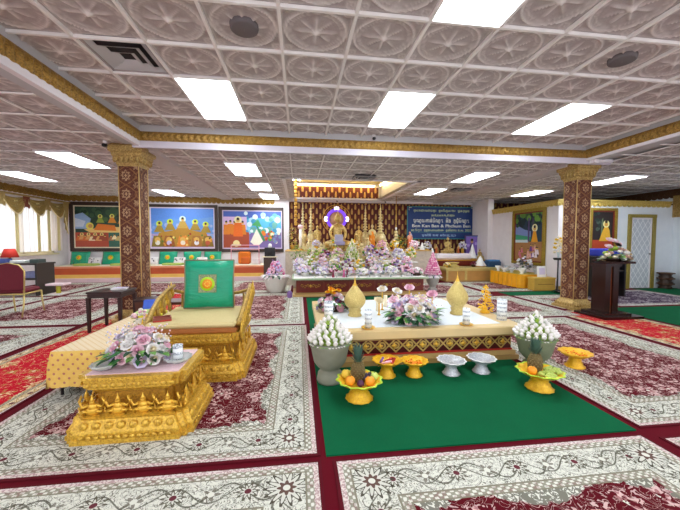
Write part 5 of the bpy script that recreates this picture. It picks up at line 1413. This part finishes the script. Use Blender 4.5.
# side room painting A: yellow robed figure seated under a tree
S = ['243c50', ('p', [(0, .5), (.6, .5), (.6, .62), (.35, .66), (0, .78)], '8090c8'), ('p', [(0, .42), (.6, .42), (.6, .5), (0, .56)], '3c9870'), ('r', 0, 0, 1, .40, 'a87848'), ('r', .0, .38, .5, .44, 'c8d8e0')]
for k in range(40): S.append(('d', U(0, 1), U(.74, 1), U(.04, .09), random.choice(['1c3034', '3c6034', '5c8c38', '182430', '6c9c40'])))
S += [('r', .5, .4, .56, .9, '5c4878'), ('r', .66, .4, .7, .9, '4c3c68')]; fig(S, .75, .50, .30, 'e8a020', 'f4f0c0')
for k in range(18): fig(S, U(.05, .95), U(.05, .28), .13, random.choice(['6c3c8c', 'f0e0e8', 'd87890', '4c3038', 'e8b0a0']), None)
YLF = special('picture_gold_frame', f_gold('bca03c', '7c6420', 70, .35, .5, .6))
picture('wall_painting', 'painting of a yellow robed figure seated under trees, left of the right column', (7.085, 9.12, .62), -PI/2, 1.42, 1.72, S, YLF, mat('7c2c20', .5), .09)
# side room painting B
S = ['281c1c', ('r', 0, 0, 1, .25, 'b8401c')]
for k in range(20): S.append(('d', U(0, .5), U(.5, 1), U(.04, .09), random.choice(['30403c', '48584c', '203028'])))
S += [('p', [(.4, .3), (.44, .8), (.5, .85), (.48, .3)], '6c7c5c'), ('p', [(.32, .22), (.92, .22), (.84, .5), (.66, .72), (.5, .5)], 'e8b030'), ('d', .66, .68, .16, 'f4e8a0'), ('d', .66, .67, .09, 'd8a048'), ('d', .66, .74, .07, '3c2c18')]
picture('wall_painting', 'painting of a yellow robed figure on black, partly behind the right column', (8.45, 7.985, 1.02), 0, .86, 1.26, S, YLF, mat('7c2c20', .5), .07)
# purple portrait under the banner
S = ['8c6cc8', ('p', [(.3, 0), (.7, 0), (.68, .45), (.55, .62), (.45, .62), (.32, .45)], '4c3468'), ('d', .5, .72, .13, 'c8946c'), ('d', .5, .82, .11, '28201c'), ('d', .2, .5, .12, 'b8a0e8'), ('d', .85, .6, .12, 'c8b0f0')]
r = picture('framed_portrait', 'framed purple portrait of a seated figure at the right end of the side altar', (6.68, 11.70, ZT2+.12), 0, .60, .78, S, mat('4c3470', .5), mat('6c88c8', .5), .035, .02, 'picture')
# blue banner with lettering
r = thing('blue_banner', 'dark blue festival banner with white Khmer and English lettering above the side altar', 'banner', (5.60, YB-.13, 1.42))
NAVY = special('banner_cloth', lambda b: (setc(b, mix(coord()[3]*.8, '1c4c9c', '0c2050')), b.inputs['Roughness'].__setattr__('default_value', .5)))
b = MB(); b.box(-1.42, -.006, 0, 1.42, .006, 1.28, mat('143878', .5, 0, .15, 4)); part('banner_cloth', b, r)
b = MB(); gb = mat('3c8c8c', .5)
for a in ((-1.42, 0, 1.42, .03), (-1.42, 1.25, 1.42, 1.28), (-1.42, .03, -1.39, 1.25), (1.39, .03, 1.42, 1.25)): b.box(a[0], -.012, a[1], a[2], -.006, a[3], gb)
b.box(-1.36, -.009, .27, 1.36, -.0065, .285, gb)
part('teal_border', b, r)
b = MB()
for sx in (-1, 1):
    for z0 in (.10, 1.18): b.tube([(sx*1.34, -.012, z0-.05), (sx*1.34, -.012, z0+.05), (sx*1.24, -.012, z0+.05 if z0 > 1 else z0-.05)], .012, CREAM, 6)
b.lathe([(.001, -.02), (.07, 0), (.05, .05), (.02, .1), (.001, .12)], LILL, 8, (-1.27, -.03, .12), sy=.3)
part('corner_ornament', b, r)
def text(parent, s, x, z, size, m, name='lettering', w=None):
    cu = bpy.data.curves.new(name, 'FONT'); cu.body = s; cu.size = size; cu.align_x = 'CENTER'; cu.extrude = .002; cu.offset = size*.012
    o = bpy.data.objects.new('t', cu); col.objects.link(o); dg = bpy.context.evaluated_depsgraph_get(); dg.update()
    me = bpy.data.meshes.new_from_object(o.evaluated_get(dg)); bpy.data.objects.remove(o)
    me.materials.clear(); me.materials.append(m)
    if w:
        xs = [v.co.x for v in me.vertices]
        if xs: k = w/(max(xs)-min(xs)); [setattr(v.co, 'x', v.co.x*k) for v in me.vertices]
    me.name = name
    p = bpy.data.objects.new(name, me); col.objects.link(p); p.parent = parent; p.location = (x, -.011, z); p.rotation_euler = (PI/2, 0, 0); return p
TW = mat('f2f4ea', .5, 0, .02); TG = mat('cfe0a8', .5, 0, .02); TB = mat('a8c8f0', .5, 0, .02)
text(r, 'ព្រះរាជាណាចក្រ  ខ្មែរក្រោម  ជូនពុទ្ធ', 0, 1.08, .12, TG, w=2.3)
text(r, 'អបអរសាទរ', .05, .90, .13, TG, w=.95)
text(r, 'បុណ្យកាន់បិណ្ឌ  និង  ភ្ជុំបិណ្ឌ', 0, .66, .20, TW, w=2.3)
text(r, 'Bon Kan Ben & Phchum Ben', 0, .47, .16, TW, w=2.42)
text(r, 'នៅវត្ត  ពុទ្ធសាសនារាម  ឆ្នាំខាល គ.ស. 2022', 0, .31, .12, TG, w=2.5)
text(r, 'ថ្ងៃទី ២៥ ខែកញ្ញា', -.1, .12, .10, TB, w=1.4)

# ================================================================ SIDE ROOM FRONT: GOLD CLOTH TABLE, DESK, PODIUM
r = thing('offering_table', 'low table standing before the left wall of the side room', 'table', (6.60, 8.95, .002))
b = MB(); b.box(-.38, -.68, .36, .38, .68, .39, WD); part('tabletop', b, r)
for x, y in ((-.34, -.6), (.34, -.6), (-.34, .6), (.34, .6)): b = MB(); b.tube([(x, y, 0), (x, y, .36)], .02, WD, 8); part('leg', b, r)
GSAT = mat('f0a820', .35, .1, .15, 10)
b = MB()
def skirt(u, v):
    s = u*3.60
    if s < 1.40: x, y = -.40, .70-s; nx, ny = -1, 0
    elif s < 2.20: x, y = -.40+(s-1.40), -.70; nx, ny = 0, -1
    else: x, y = .40, -.70+(s-2.20); nx, ny = 1, 0
    w = .022*math.sin(s*30)*(1-v*.6)*(1 if v < .97 else .3)
    return (x+nx*(.02+w), y+ny*(.02+w), .02+v*.385)
b.grid(skirt, 110, 6, GSAT); b.box(-.41, -.71, .395, .41, .71, .402, mat('c8b04c', .5, 0, .15, 10))
solo('gold_tablecloth', b, 'gathered golden satin cloth around the table left of the right column', 'tablecloth', (6.60, 8.95, .002))
ZK = .404
r = thing('gift_box', 'golden brown box standing in front of the satin covered table', 'box', (6.60, 7.95, .013), -.03)
b = MB(); b.cbox((0, 0, .17), (.62, .26, .34), mat('c49a3c', .6, 0, .15, 10), bev=.008); part('box_body', b, r)
b = MB(); b.box(-.32, -.14, .32, .32, .14, .35, mat('d4ac4c', .5, 0, .1, 10)); b.box(-.2, -.134, .16, .25, -.131, .18, mat('8c6420', .6)); part('lid', b, r)
b = MB(); b.cbox((0, 0, .15), (.28, .012, .30), WHT, rx=-.12, bev=.004); b.cbox((0, -.02, .16), (.17, .004, .18), LILL, rx=-.12); solo('white_card', b, 'white rounded card leaning on the golden brown box', 'card', (6.62, 7.98, .013+.352), 0)
k = 0
for x, y, H, m, t in ((6.32, 9.45, .16, WHT, 'white bowl stack at the left end'), (6.32, 9.15, .12, WHT, 'white bowl second from the left'), (6.35, 8.85, .14, SILV, 'silver bowl in the middle'), (6.42, 8.5, .16, WHT, 'white bowl near the card'), (6.6, 9.4, .16, SILV, 'silver bowl at the back left'), (6.8, 8.4, .14, SILV, 'silver bowl at the right end')):
    b = MB(); b.lathe([(.05, 0), (.05, .015), (.03, .03), (.08, H*.7), (.1, H), (.09, H), (.07, H*.7), (.01, .04)], m, 18)
    solo('offering_bowl', b, t + ' of the golden satin table', 'bowl', (x, y, ZK), 0, 'bowls on the satin table')
bouquet('dark and white flower arrangement on the golden satin table', (6.68, 8.75, ZK), .28, .2, .52, [(WHT, LILL), (mat('4c4c54', .6), GLD), (LILL, WHT)], 30, .04, 'glass', leaves=60, leafm=[GLD, mat('384440', .6)])
bouquet('bunch of white and yellow flowers hanging at the corner of the side room', (6.97, 7.82, .90), .11, .10, .64, [(WHT, YEL), (CREAM, YEL), (YEL, WHT)], 22, .04, 'glass', zb=.15)
r = thing('flower_stand', 'slim dark stand under the white and yellow flowers at the side room corner', 'stand', (6.97, 7.82, .002))
b = MB(); b.lathe([(.14, 0), (.14, .02), (.02, .04), (.016, .84)], DARK, 14); part('pole', b, r); b = MB(); b.lathe([(.1, .84), (.12, .87), (.12, .897)], DARK, 14); part('plate', b, r)
# dark desk with blue cloth
r = thing('keyboard_desk', 'black desk with a shelf behind the podium', 'desk', (7.50, 7.0, .012))
BLK = mat('16141a', .4, 0, .2, 10)
b = MB(); b.box(-.50, -.28, .94, .40, .28, .98, BLK); part('desktop', b, r)
b = MB(); b.box(-.46, -.2, .60, .36, .26, .64, BLK); part('shelf', b, r)
for x in (-.46, .36):
    b = MB(); b.box(x-.02, -.22, 0, x+.02, .22, .94, BLK); part('side_leg', b, r)
b = MB(); b.box(-.44, .2, .2, .34, .22, .9, BLK); part('back_panel', b, r)
b = MB(); b.cbox((0, 0, .09), (.62, .40, .18), mat('2c3cc0', .6, 0, .2, 15), bev=.03); solo('blue_cover', b, 'bright blue folded cover lying on the black desk', 'cloth', (7.52, 7.0, .012+.98), .1)
b = MB(); b.cbox((0, 0, .07), (.3, .3, .14), mat('4838a8', .6, 0, .2, 15), bev=.03); solo('purple_bag', b, 'purple blue bag on the lower shelf of the black desk', 'bag', (7.3, 6.98, .012+.64), 0)
# podium
POD = special('podium_wood', lambda b: (setc(b, mix(noise(comb(coord()[1]*6, coord()[2]*6, coord()[3]*.8), 4, 4, .6), '140504', '34120c')), b.inputs['Roughness'].__setattr__('default_value', .22)))
r = thing('podium', 'dark polished wooden podium right of the right column', 'podium', (5.56, 5.08, F0))
b = MB(); b.box(-.40, -.33, 0, .36, .30, .045, POD); b.box(-.33, -.25, .045, .2, .22, .085, POD); part('base', b, r)
b = MB()
for x0, x1 in ((-.25, -.14), (-.09, .02)): b.box(x0, -.16, .085, x1, .10, .95, POD)
b.box(-.24, .0, .085, .01, .09, .95, POD)
part('pillar', b, r)
b = MB(); b.box(-.14, -.13, .085, -.09, -.10, .95, mat('7c4424', .3, 0, .2, 8)); part('inlay', b, r, label='lighter brown strip down the front')
b = MB(); b.box(-.27, -.18, .90, .05, .12, .95, POD); b.cbox((0.04, -.03, .985), (.50, .36, .035), POD, rx=.10); part('desktop', b, r)
r = bouquet('white, yellow and dark red flower arrangement on top of the podium', (5.66, 5.05, F0+1.005), .28, .14, .26, [(WHT, YEL), (CREAM, WHT), (GLY, YEL), (WHT, CREAM), (mat('b88c7c', .6), CREAM)], 24, .042, 'dark', leaves=70, near=False, zb=.03)
b = MB(); rose(b, (0, 0, 0), .05, (0, -.6, .8), mat('3c1c18', .6), DARK); o = part('dark_rose', b, r); o.location = (-.05, -.06, .27)
for q, (dx, dz) in enumerate(((-.13, .24), (-.02, .34), (-.11, .36), (.06, .30))):
    b = MB(); rose(b, (0, 0, 0), .06, (dx, -.5, .8), PINKL, WHT); o = part('pale_rose', b, r); o.location = (dx, .04, dz)
bouquet('hanging green and white spray behind the right edge of the podium', (6.02, 5.6, F0), .12, .12, .98, [(WHT, CREAM), (mat('d8b080', .6), CREAM)], 18, .045, 'glass', leaves=80, zb=.5, leafm=[GL, mat('7c6c44', .6)])
# far right things
def stool_stack(label, loc, n):
    for k in range(n):
        r = thing('low_wooden_stool', ('bottom', 'middle', 'top')[k] + ' ' + label, 'stool', (loc[0], loc[1], loc[2]+k*.15), .1*k, 'stacked wooden stools')
        b = MB(); b.lathe([(.19, .12), (.20, .13), (.19, .15), (.001, .15)], mat('5c3820', .4, 0, .2, 20), 20); part('seat', b, r)
        b = MB(); b.lathe([(.15, 0), (.16, .02), (.12, .06), (.15, .12)], mat('3c2418', .4, 0, .2, 20), 16); part('base', b, r)
stool_stack('low brown wooden stool of the stack right of the lattice door', (10.42, 7.85-.0, .012), 3)
b = MB(); b.lathe([(.32, 0), (.33, .02), (.28, .4), (.22, .75), (.15, 1.0), (.05, 1.1)], WHT, 20, lobes=9, la=.05)
solo('covered_chair', b, 'white cloth covered chair cut by the right edge of the photo', 'chair', (10.35, 6.9, .012))
b = MB(); b.lathe([(.12, 0), (.14, .05), (.13, .28), (.06, .34), (.03, .42), (.002, .43)], DARK, 12); solo('black_vase', b, 'black vase on the green carpet in front of the covered chair', 'vase', (9.9, 6.75, .012))
r = thing('gold_wall_plaque', 'ornate square gold plaque high on the right wall', 'plaque', (XR-.01, 7.75, 2.05), -PI/2)
b = MB(); b.box(-.25, -.05, 0, .25, 0, .62, CAPG); part('plaque_board', b, r)
b = MB()
for k in range(6):
    for j in range(7): b.ell((-.2+.08*k, -.055, .05+.085*j), (.03, .02, .035), CAPG, 7, 5)
part('relief', b, r)

# ================================================================ BACK LEFT PLATFORM
r = thing('raised_platform', 'long low orange platform with a cream top along the back wall', 'platform', (-4.5, 11.6, 0))
x0, x1 = -3.40, 3.30
b = MB(); b.box(x0, -.55, 0, x1, .55, .13, mat('e8c8cc', .7, 0, .08, 8)); part('step', b, r)
b = MB(); b.box(x0, -.48, .13, x1, .55, .24, mat('e8bc5c', .6, 0, .1, 8)); part('yellow_band', b, r)
b = MB(); b.box(x0, -.44, .24, x1, .55, .48, mat('c8562c', .5, 0, .12, 6)); part('orange_panel', b, r)
b = MB(); b.box(x0, -.47, .44, x1, .55, .50, mat('e89068', .6, 0, .1, 8)); b.box(x0, -.40, .50, x1, .55, .505, mat('e8e0c8', .8, 0, .06, 10)); part('platform_top', b, r)
ZP = .505
cl = emblem_cushion('green emblem cushion under the left end of the reclining figure painting', (-7.45, 11.95, ZP), 0, .60, .46, -.25, big=False, group='green cushions on the platform')
for x, t in ((-6.45, 'green emblem cushion under the reclining figure painting, nearest the left column'), (-4.60, 'green emblem cushion under the left part of the five figure painting'), (-3.79, 'green emblem cushion under the right part of the five figure painting'), (-3.09, 'green emblem cushion between the two right paintings')):
    d_ = dup(cl, (x, 11.95, ZP), 0, t); d_.rotation_euler = (-.25, 0, U(-.06, .06))
for k, (x, t) in enumerate(((-6.96, 'between the two leftmost green cushions'), (-5.12, 'right of the left column'), (-4.19, 'between two green cushions below the five figure painting'), (-3.44, 'near the large green throne cushion'))):
    b = pillow_data(.42, .26, .12, mat('e8e0e0', .8, 0, .1, 20))
    for q in range(7): b.ell((U(-.15, .15), -.062, U(.06, .2)), (.022, .008, .022), mat('584c50', .8), 6, 4)
    o = solo('spotted_pillow', b, 'white pillow with dark spots ' + t, 'pillow', (x, 11.9, ZP), 0, 'spotted white pillows'); o.rotation_euler = (-.3, 0, 0)
for k, (x, t) in enumerate(((-6.95, 'at the left end of the platform'), (-5.85, 'left of the left column'), (-4.25, 'right of the left column'), (-3.0, 'behind the throne cushion'))):
    b = MB(); b.cbox((0, 0, .035), (.62, .36, .07), mat('a8b85c', .8, 0, .15, 20), bev=.02); solo('flat_green_mat', b, 'flat yellow green seat mat ' + t, 'mat', (x, 11.5, ZP), 0, 'seat mats on the platform')
r = thing('clothes_rack', 'pink metal rack frame in front of the rightmost painting', 'rack', (-1.85, 11.55, ZP))
b = MB(); pk = mat('e8a0b0', .4, .1)
b.tube([(-.5, 0, 0), (-.5, 0, .68)], .014, pk, 7); b.tube([(.45, 0, 0), (.45, 0, .68)], .014, pk, 7); part('post', b, r)
b = MB(); b.tube([(-.5, 0, .68), (.45, 0, .68)], .014, pk, 7); b.tube([(-.5, 0, .52), (.45, 0, .52)], .012, pk, 7); part('rail', b, r)
b = MB(); b.cbox((0, 0, .22), (.42, .3, .44), mat('e07414', .7, 0, .12, 12), bev=.05); b.cbox((.05, -.16, .12), (.3, .1, .24), mat('c85c14', .7, 0, .12, 12), bev=.03)
solo('folded_robes', b, 'tall bundle of folded orange robes on the platform', 'robes', (-1.95, 11.9, ZP))
b = MB(); b.cbox((0, 0, .1), (.3, .25, .2), mat('e8d8dc', .8, 0, .1), bev=.03); solo('folded_towels', b, 'white and pink folded towels right of the orange robes', 'towels', (-1.5, 11.8, ZP))
r = thing('speaker_cabinet', 'black loudspeaker on a stand right of the platform', 'speaker', (-.98, 11.1, .002))
b = MB(); b.cbox((0, 0, .96), (.34, .28, .30), BLK, bev=.01); part('cabinet', b, r)
b = MB(); b.box(-.2, -.15, 0, .2, .15, .78, mat('4c3830', .6, 0, .2)); b.box(-.24, -.19, .78, .24, .19, .81, CREAM); part('stand', b, r)
b = MB(); b.M = Matrix.Translation((0, -.141, .96)) @ Matrix.Rotation(PI/2, 4, 'X'); b.lathe([(.1, 0), (.1, .01), (.03, .004), (.001, .012)], DARK, 18); part('cone', b, r)
b = MB(); b.lathe([(.05, 0), (.07, .03), (.05, .12), (.002, .14)], WHT, 14); solo('white_jar', b, 'white jar on top of the black loudspeaker', 'jar', (-.98, 11.1, 1.112))
b = MB(); b.cbox((0, 0, .12), (.24, .2, .24), mat('8890c8', .6, 0, .2), bev=.02); solo('blue_grey_bag', b, 'blue grey bag on the floor before the black loudspeaker', 'bag', (-.85, 10.75, .002))

# ================================================================ WINDOW DRESSING, DESK AND CHAIR
SHEER = special('sheer_curtain', lambda b: (setc(b, 'fff6f4'), b.inputs['Roughness'].__setattr__('default_value', .8), b.inputs['Transmission Weight'].__setattr__('default_value', .35), b.inputs['Alpha'].__setattr__('default_value', .75)))
r = thing('sheer_curtains', 'white sheer curtains hanging in vertical folds over the left window', 'curtains', (XL+.10, .3, 0))
for (a, c, m) in ((8.7, 10.1, SHEER), (10.1, 11.5, SHEER)):
    b = MB(); b.grid(lambda u, v: (.035*math.sin(u*(c-a)*38)+.01*math.sin(u*51), a+(c-a)*u, 1.0+v*1.5), 90, 4, m); part('curtain_panel', b, r)
b = MB()
for y in (8.95, 9.6, 10.35, 10.75, 11.15): b.grid(lambda u, v: (.09+.02*math.sin(u*9), y+.11*u, 1.0+v*1.45), 6, 3, mat('e0d098', .8, 0, .15))
b.M = Matrix(); part('side_drape', b, r, label='cream yellow fabric strips')
b = MB(); b.tube([(0.02, 8.5, 2.52), (.02, 11.6, 2.52)], .015, GLDS, 8); part('curtain_rod', b, r)
VAL = mat('a88c50', .55, 0, .35, 18); VAL2 = mat('7c3c24', .6, 0, .3, 20); VALT = mat('f0dca8', .5, 0, .1, 30)
r = thing('swag_valance', 'gold and brown swagged valance above the left window', 'valance', (XL+.16, .3, 0))
for k in range(5):
    y0 = 7.6+k*.78; W = .8
    b = MB()
    def sw(u, v, y0=y0, W=W):
        d = .06+.44*v; z = 2.60 - .02 - d*math.sin(PI*u)*1.0 - .0*v
        return (.03+.10*v*math.sin(PI*u)+.035*math.sin(v*22), y0+W*u, z)
    b.grid(sw, 18, 26, VAL); part('swag', b, r)
    b = MB(); b.tube([(.13*math.sin(PI*u/12)+.03, y0+W*u/12, 2.575-.51*math.sin(PI*u/12)) for u in range(13)], .014, VALT, 6); part('fringe', b, r)
    b = MB(); b.grid(lambda u, v: (.07+.03*math.sin(u*20), y0-.10+.2*u, 2.60-(.30+.10*abs(u-.5))*v), 10, 5, VAL2 if k % 2 else VAL); part('jabot', b, r)
b = MB(); b.grid(lambda u, v: (.08+.03*math.sin(u*16), 11.38+.24*u*(1-.5*v), 2.60-(.5+.55*u)*v), 10, 8, VAL); b.tube([(.12, 11.39+.0*k, 2.10-.0*k) if k == 0 else (.12, 11.39+.24*k/6*.5, 2.10-.55*k/6) for k in range(7)], .012, VALT, 6); part('tail', b, r)
b = MB(); b.box(0, 7.5, 2.585, .14, 11.62, 2.62, VAL); part('pelmet_board', b, r)
b = MB(); b.cbox((0, 0, .03), (.35, 2.4, .05), mat('e8e4e0', .7)); solo('window_ledge_cloth', b, 'white folded cloth strip lying along the ledge under the window', 'cloth', (XL+.22, 10.2, .62-.02)) if False else None
r = thing('cluttered_desk', 'dark desk with shelves at the far left under the window', 'desk', (-6.75, 8.75, F0))
b = MB(); b.box(-.55, -.3, .74, .55, .3, .78, mat('3c3430', .5)); part('desktop', b, r)
for x in (-.53, .49):
    b = MB(); b.box(x, -.28, 0, x+.04, .28, .74, mat('3c3430', .5)); part('side_panel', b, r)
b = MB(); b.box(-.49, -.28, .38, .49, .28, .41, mat('3c3430', .5)); part('shelf', b, r)
items = [(-.40, .78, .26, .2, .10, '5868b0', 'blue stack of booklets at the left of the desk'), (.0, .78, .34, .25, .06, 'e8ece8', 'white paper stack in the middle of the desk'), (.36, .78, .2, .25, .09, '4c5c58', 'grey green box at the right of the desk'),
         (.28, .41, .3, .2, .16, '98a0d0', 'pale blue bag on the desk shelf'), (-.1, .41, .3, .2, .12, '3c4c50', 'dark box on the desk shelf')]
for x, z, w, d, h, c, t in items:
    b = MB(); b.cbox((0, 0, h/2), (w, d, h), mat(c, .6, 0, .2, 20), rz=.0, bev=.01); solo('desk_box' if 'box' in t else ('paper_stack' if 'stack' in t else 'cloth_bag'), b, t, 'box' if 'box' in t else ('papers' if 'stack' in t else 'bag'), (-6.75+x, 8.75, F0+z))
b = MB(); b.box(-.16, -.15, 0, .16, .15, .02, mat('f4e8e8', .7)); b.cbox((0, 0, .24), (.4, .3, .05), mat('f4d8dc', .7), bev=.01); b.tube([(0, 0, .01), (0, 0, .23)], .05, mat('c8c43c', .6), 10)
solo('small_white_stool', b, 'small white topped stool with a yellow base right of the cluttered desk', 'stool', (-5.95, 8.75, F0))
r = thing('table_lamp', 'table lamp with a red shade at the left edge of the photo', 'lamp', (-7.08, 8.85, F0+.78))
b = MB(); b.lathe([(.07, 0), (.08, .02), (.03, .05), (.02, .15)], mat('c8a858', .4, .4), 14); part('base', b, r)
b = MB(); b.lathe([(.17, .13), (.10, .34), (.095, .34), (.165, .13)], mat('d83424', .6), 20); part('lamp_shade', b, r)
# banquet chair
r = thing('banquet_chair', 'maroon padded banquet chair with a gold metal frame at the left edge', 'chair', (-5.0, 6.2, F0), .10)
MRN = mat('6c1828', .8, 0, .15, 60, .3); GFR = mat('d8c078', .35, .5, .1, 10)
b = MB()
arch = [(-.22, .47), (.22, .47), (.235, .80), (.16, .90), (0, .935), (-.16, .90), (-.235, .80)]
vs = [(x, -.02, z) for x, z in arch] + [(x, .03, z) for x, z in arch]; n = len(arch)
b.add(vs, [tuple(range(n)), tuple(range(2*n-1, n-1, -1))] + [(i, n+i, n+(i+1) % n, (i+1) % n) for i in range(n)], MRN); part('backrest', b, r)
b = MB(); b.tube([(x, .0, z) for x, z in [(-.22, .40)] + [arch[6], arch[5], arch[4], arch[3], arch[2]] + [(.22, .40)]], .014, GFR, 8); part('back_frame', b, r)
b = MB(); b.cbox((0, .22, .44), (.44, .44, .08), MRN, bev=.03); part('seat', b, r)
b = MB()
for q in (((-.22, 0, .39), (.22, 0, .39)), ((-.22, .44, .39), (.22, .44, .39)), ((-.22, 0, .39), (-.22, .44, .39)), ((.22, 0, .39), (.22, .44, .39))): b.tube(q, .014, GFR, 7)
part('seat_frame', b, r)
for x, y, dx, dy in ((-.22, 0, -.02, -.10), (.22, 0, .02, -.10), (-.22, .44, -.01, .05), (.22, .44, .01, .05)):
    b = MB(); b.tube([(x, y, .40), (x+dx*.3, y+dy*.3, .2), (x+dx, y+dy, .0)], .013, GFR, 8); part('leg', b, r)
bushy('small dark potted plant at the left corner of the platform', (-7.3, 11.5, ZP), .14, .26, [GLD, mat('6c5c40', .6)], 60)

# ================================================================ CAMERA, WORLD
cam = bpy.data.cameras.new('camera'); co = bpy.data.objects.new('camera', cam); col.objects.link(co)
cam.sensor_width = 36; cam.lens = 36*319.34/680; cam.clip_start = .05; cam.clip_end = 100
yaw, pitch, roll = .12789, -.04483, .00257
fw = Vector((math.sin(yaw)*math.cos(pitch), math.cos(yaw)*math.cos(pitch), math.sin(pitch))); rt = Vector((math.cos(yaw), -math.sin(yaw), 0)); up = rt.cross(fw)
r_ = rt*math.cos(roll)+up*math.sin(roll); u_ = -rt*math.sin(roll)+up*math.cos(roll)
M4 = Matrix((r_, u_, -fw)).transposed().to_4x4(); M4.translation = (0, 0, 1.35); co.matrix_world = M4
sc.camera = co
w = bpy.data.worlds.new('world'); sc.world = w; w.use_nodes = True
w.node_tree.nodes['Background'].inputs[0].default_value = (.93, .96, 1, 1); w.node_tree.nodes['Background'].inputs[1].default_value = 1.0
sc.view_settings.view_transform = 'Standard'; sc.view_settings.look = 'None'; sc.view_settings.exposure = 1.02; sc.view_settings.gamma = 1
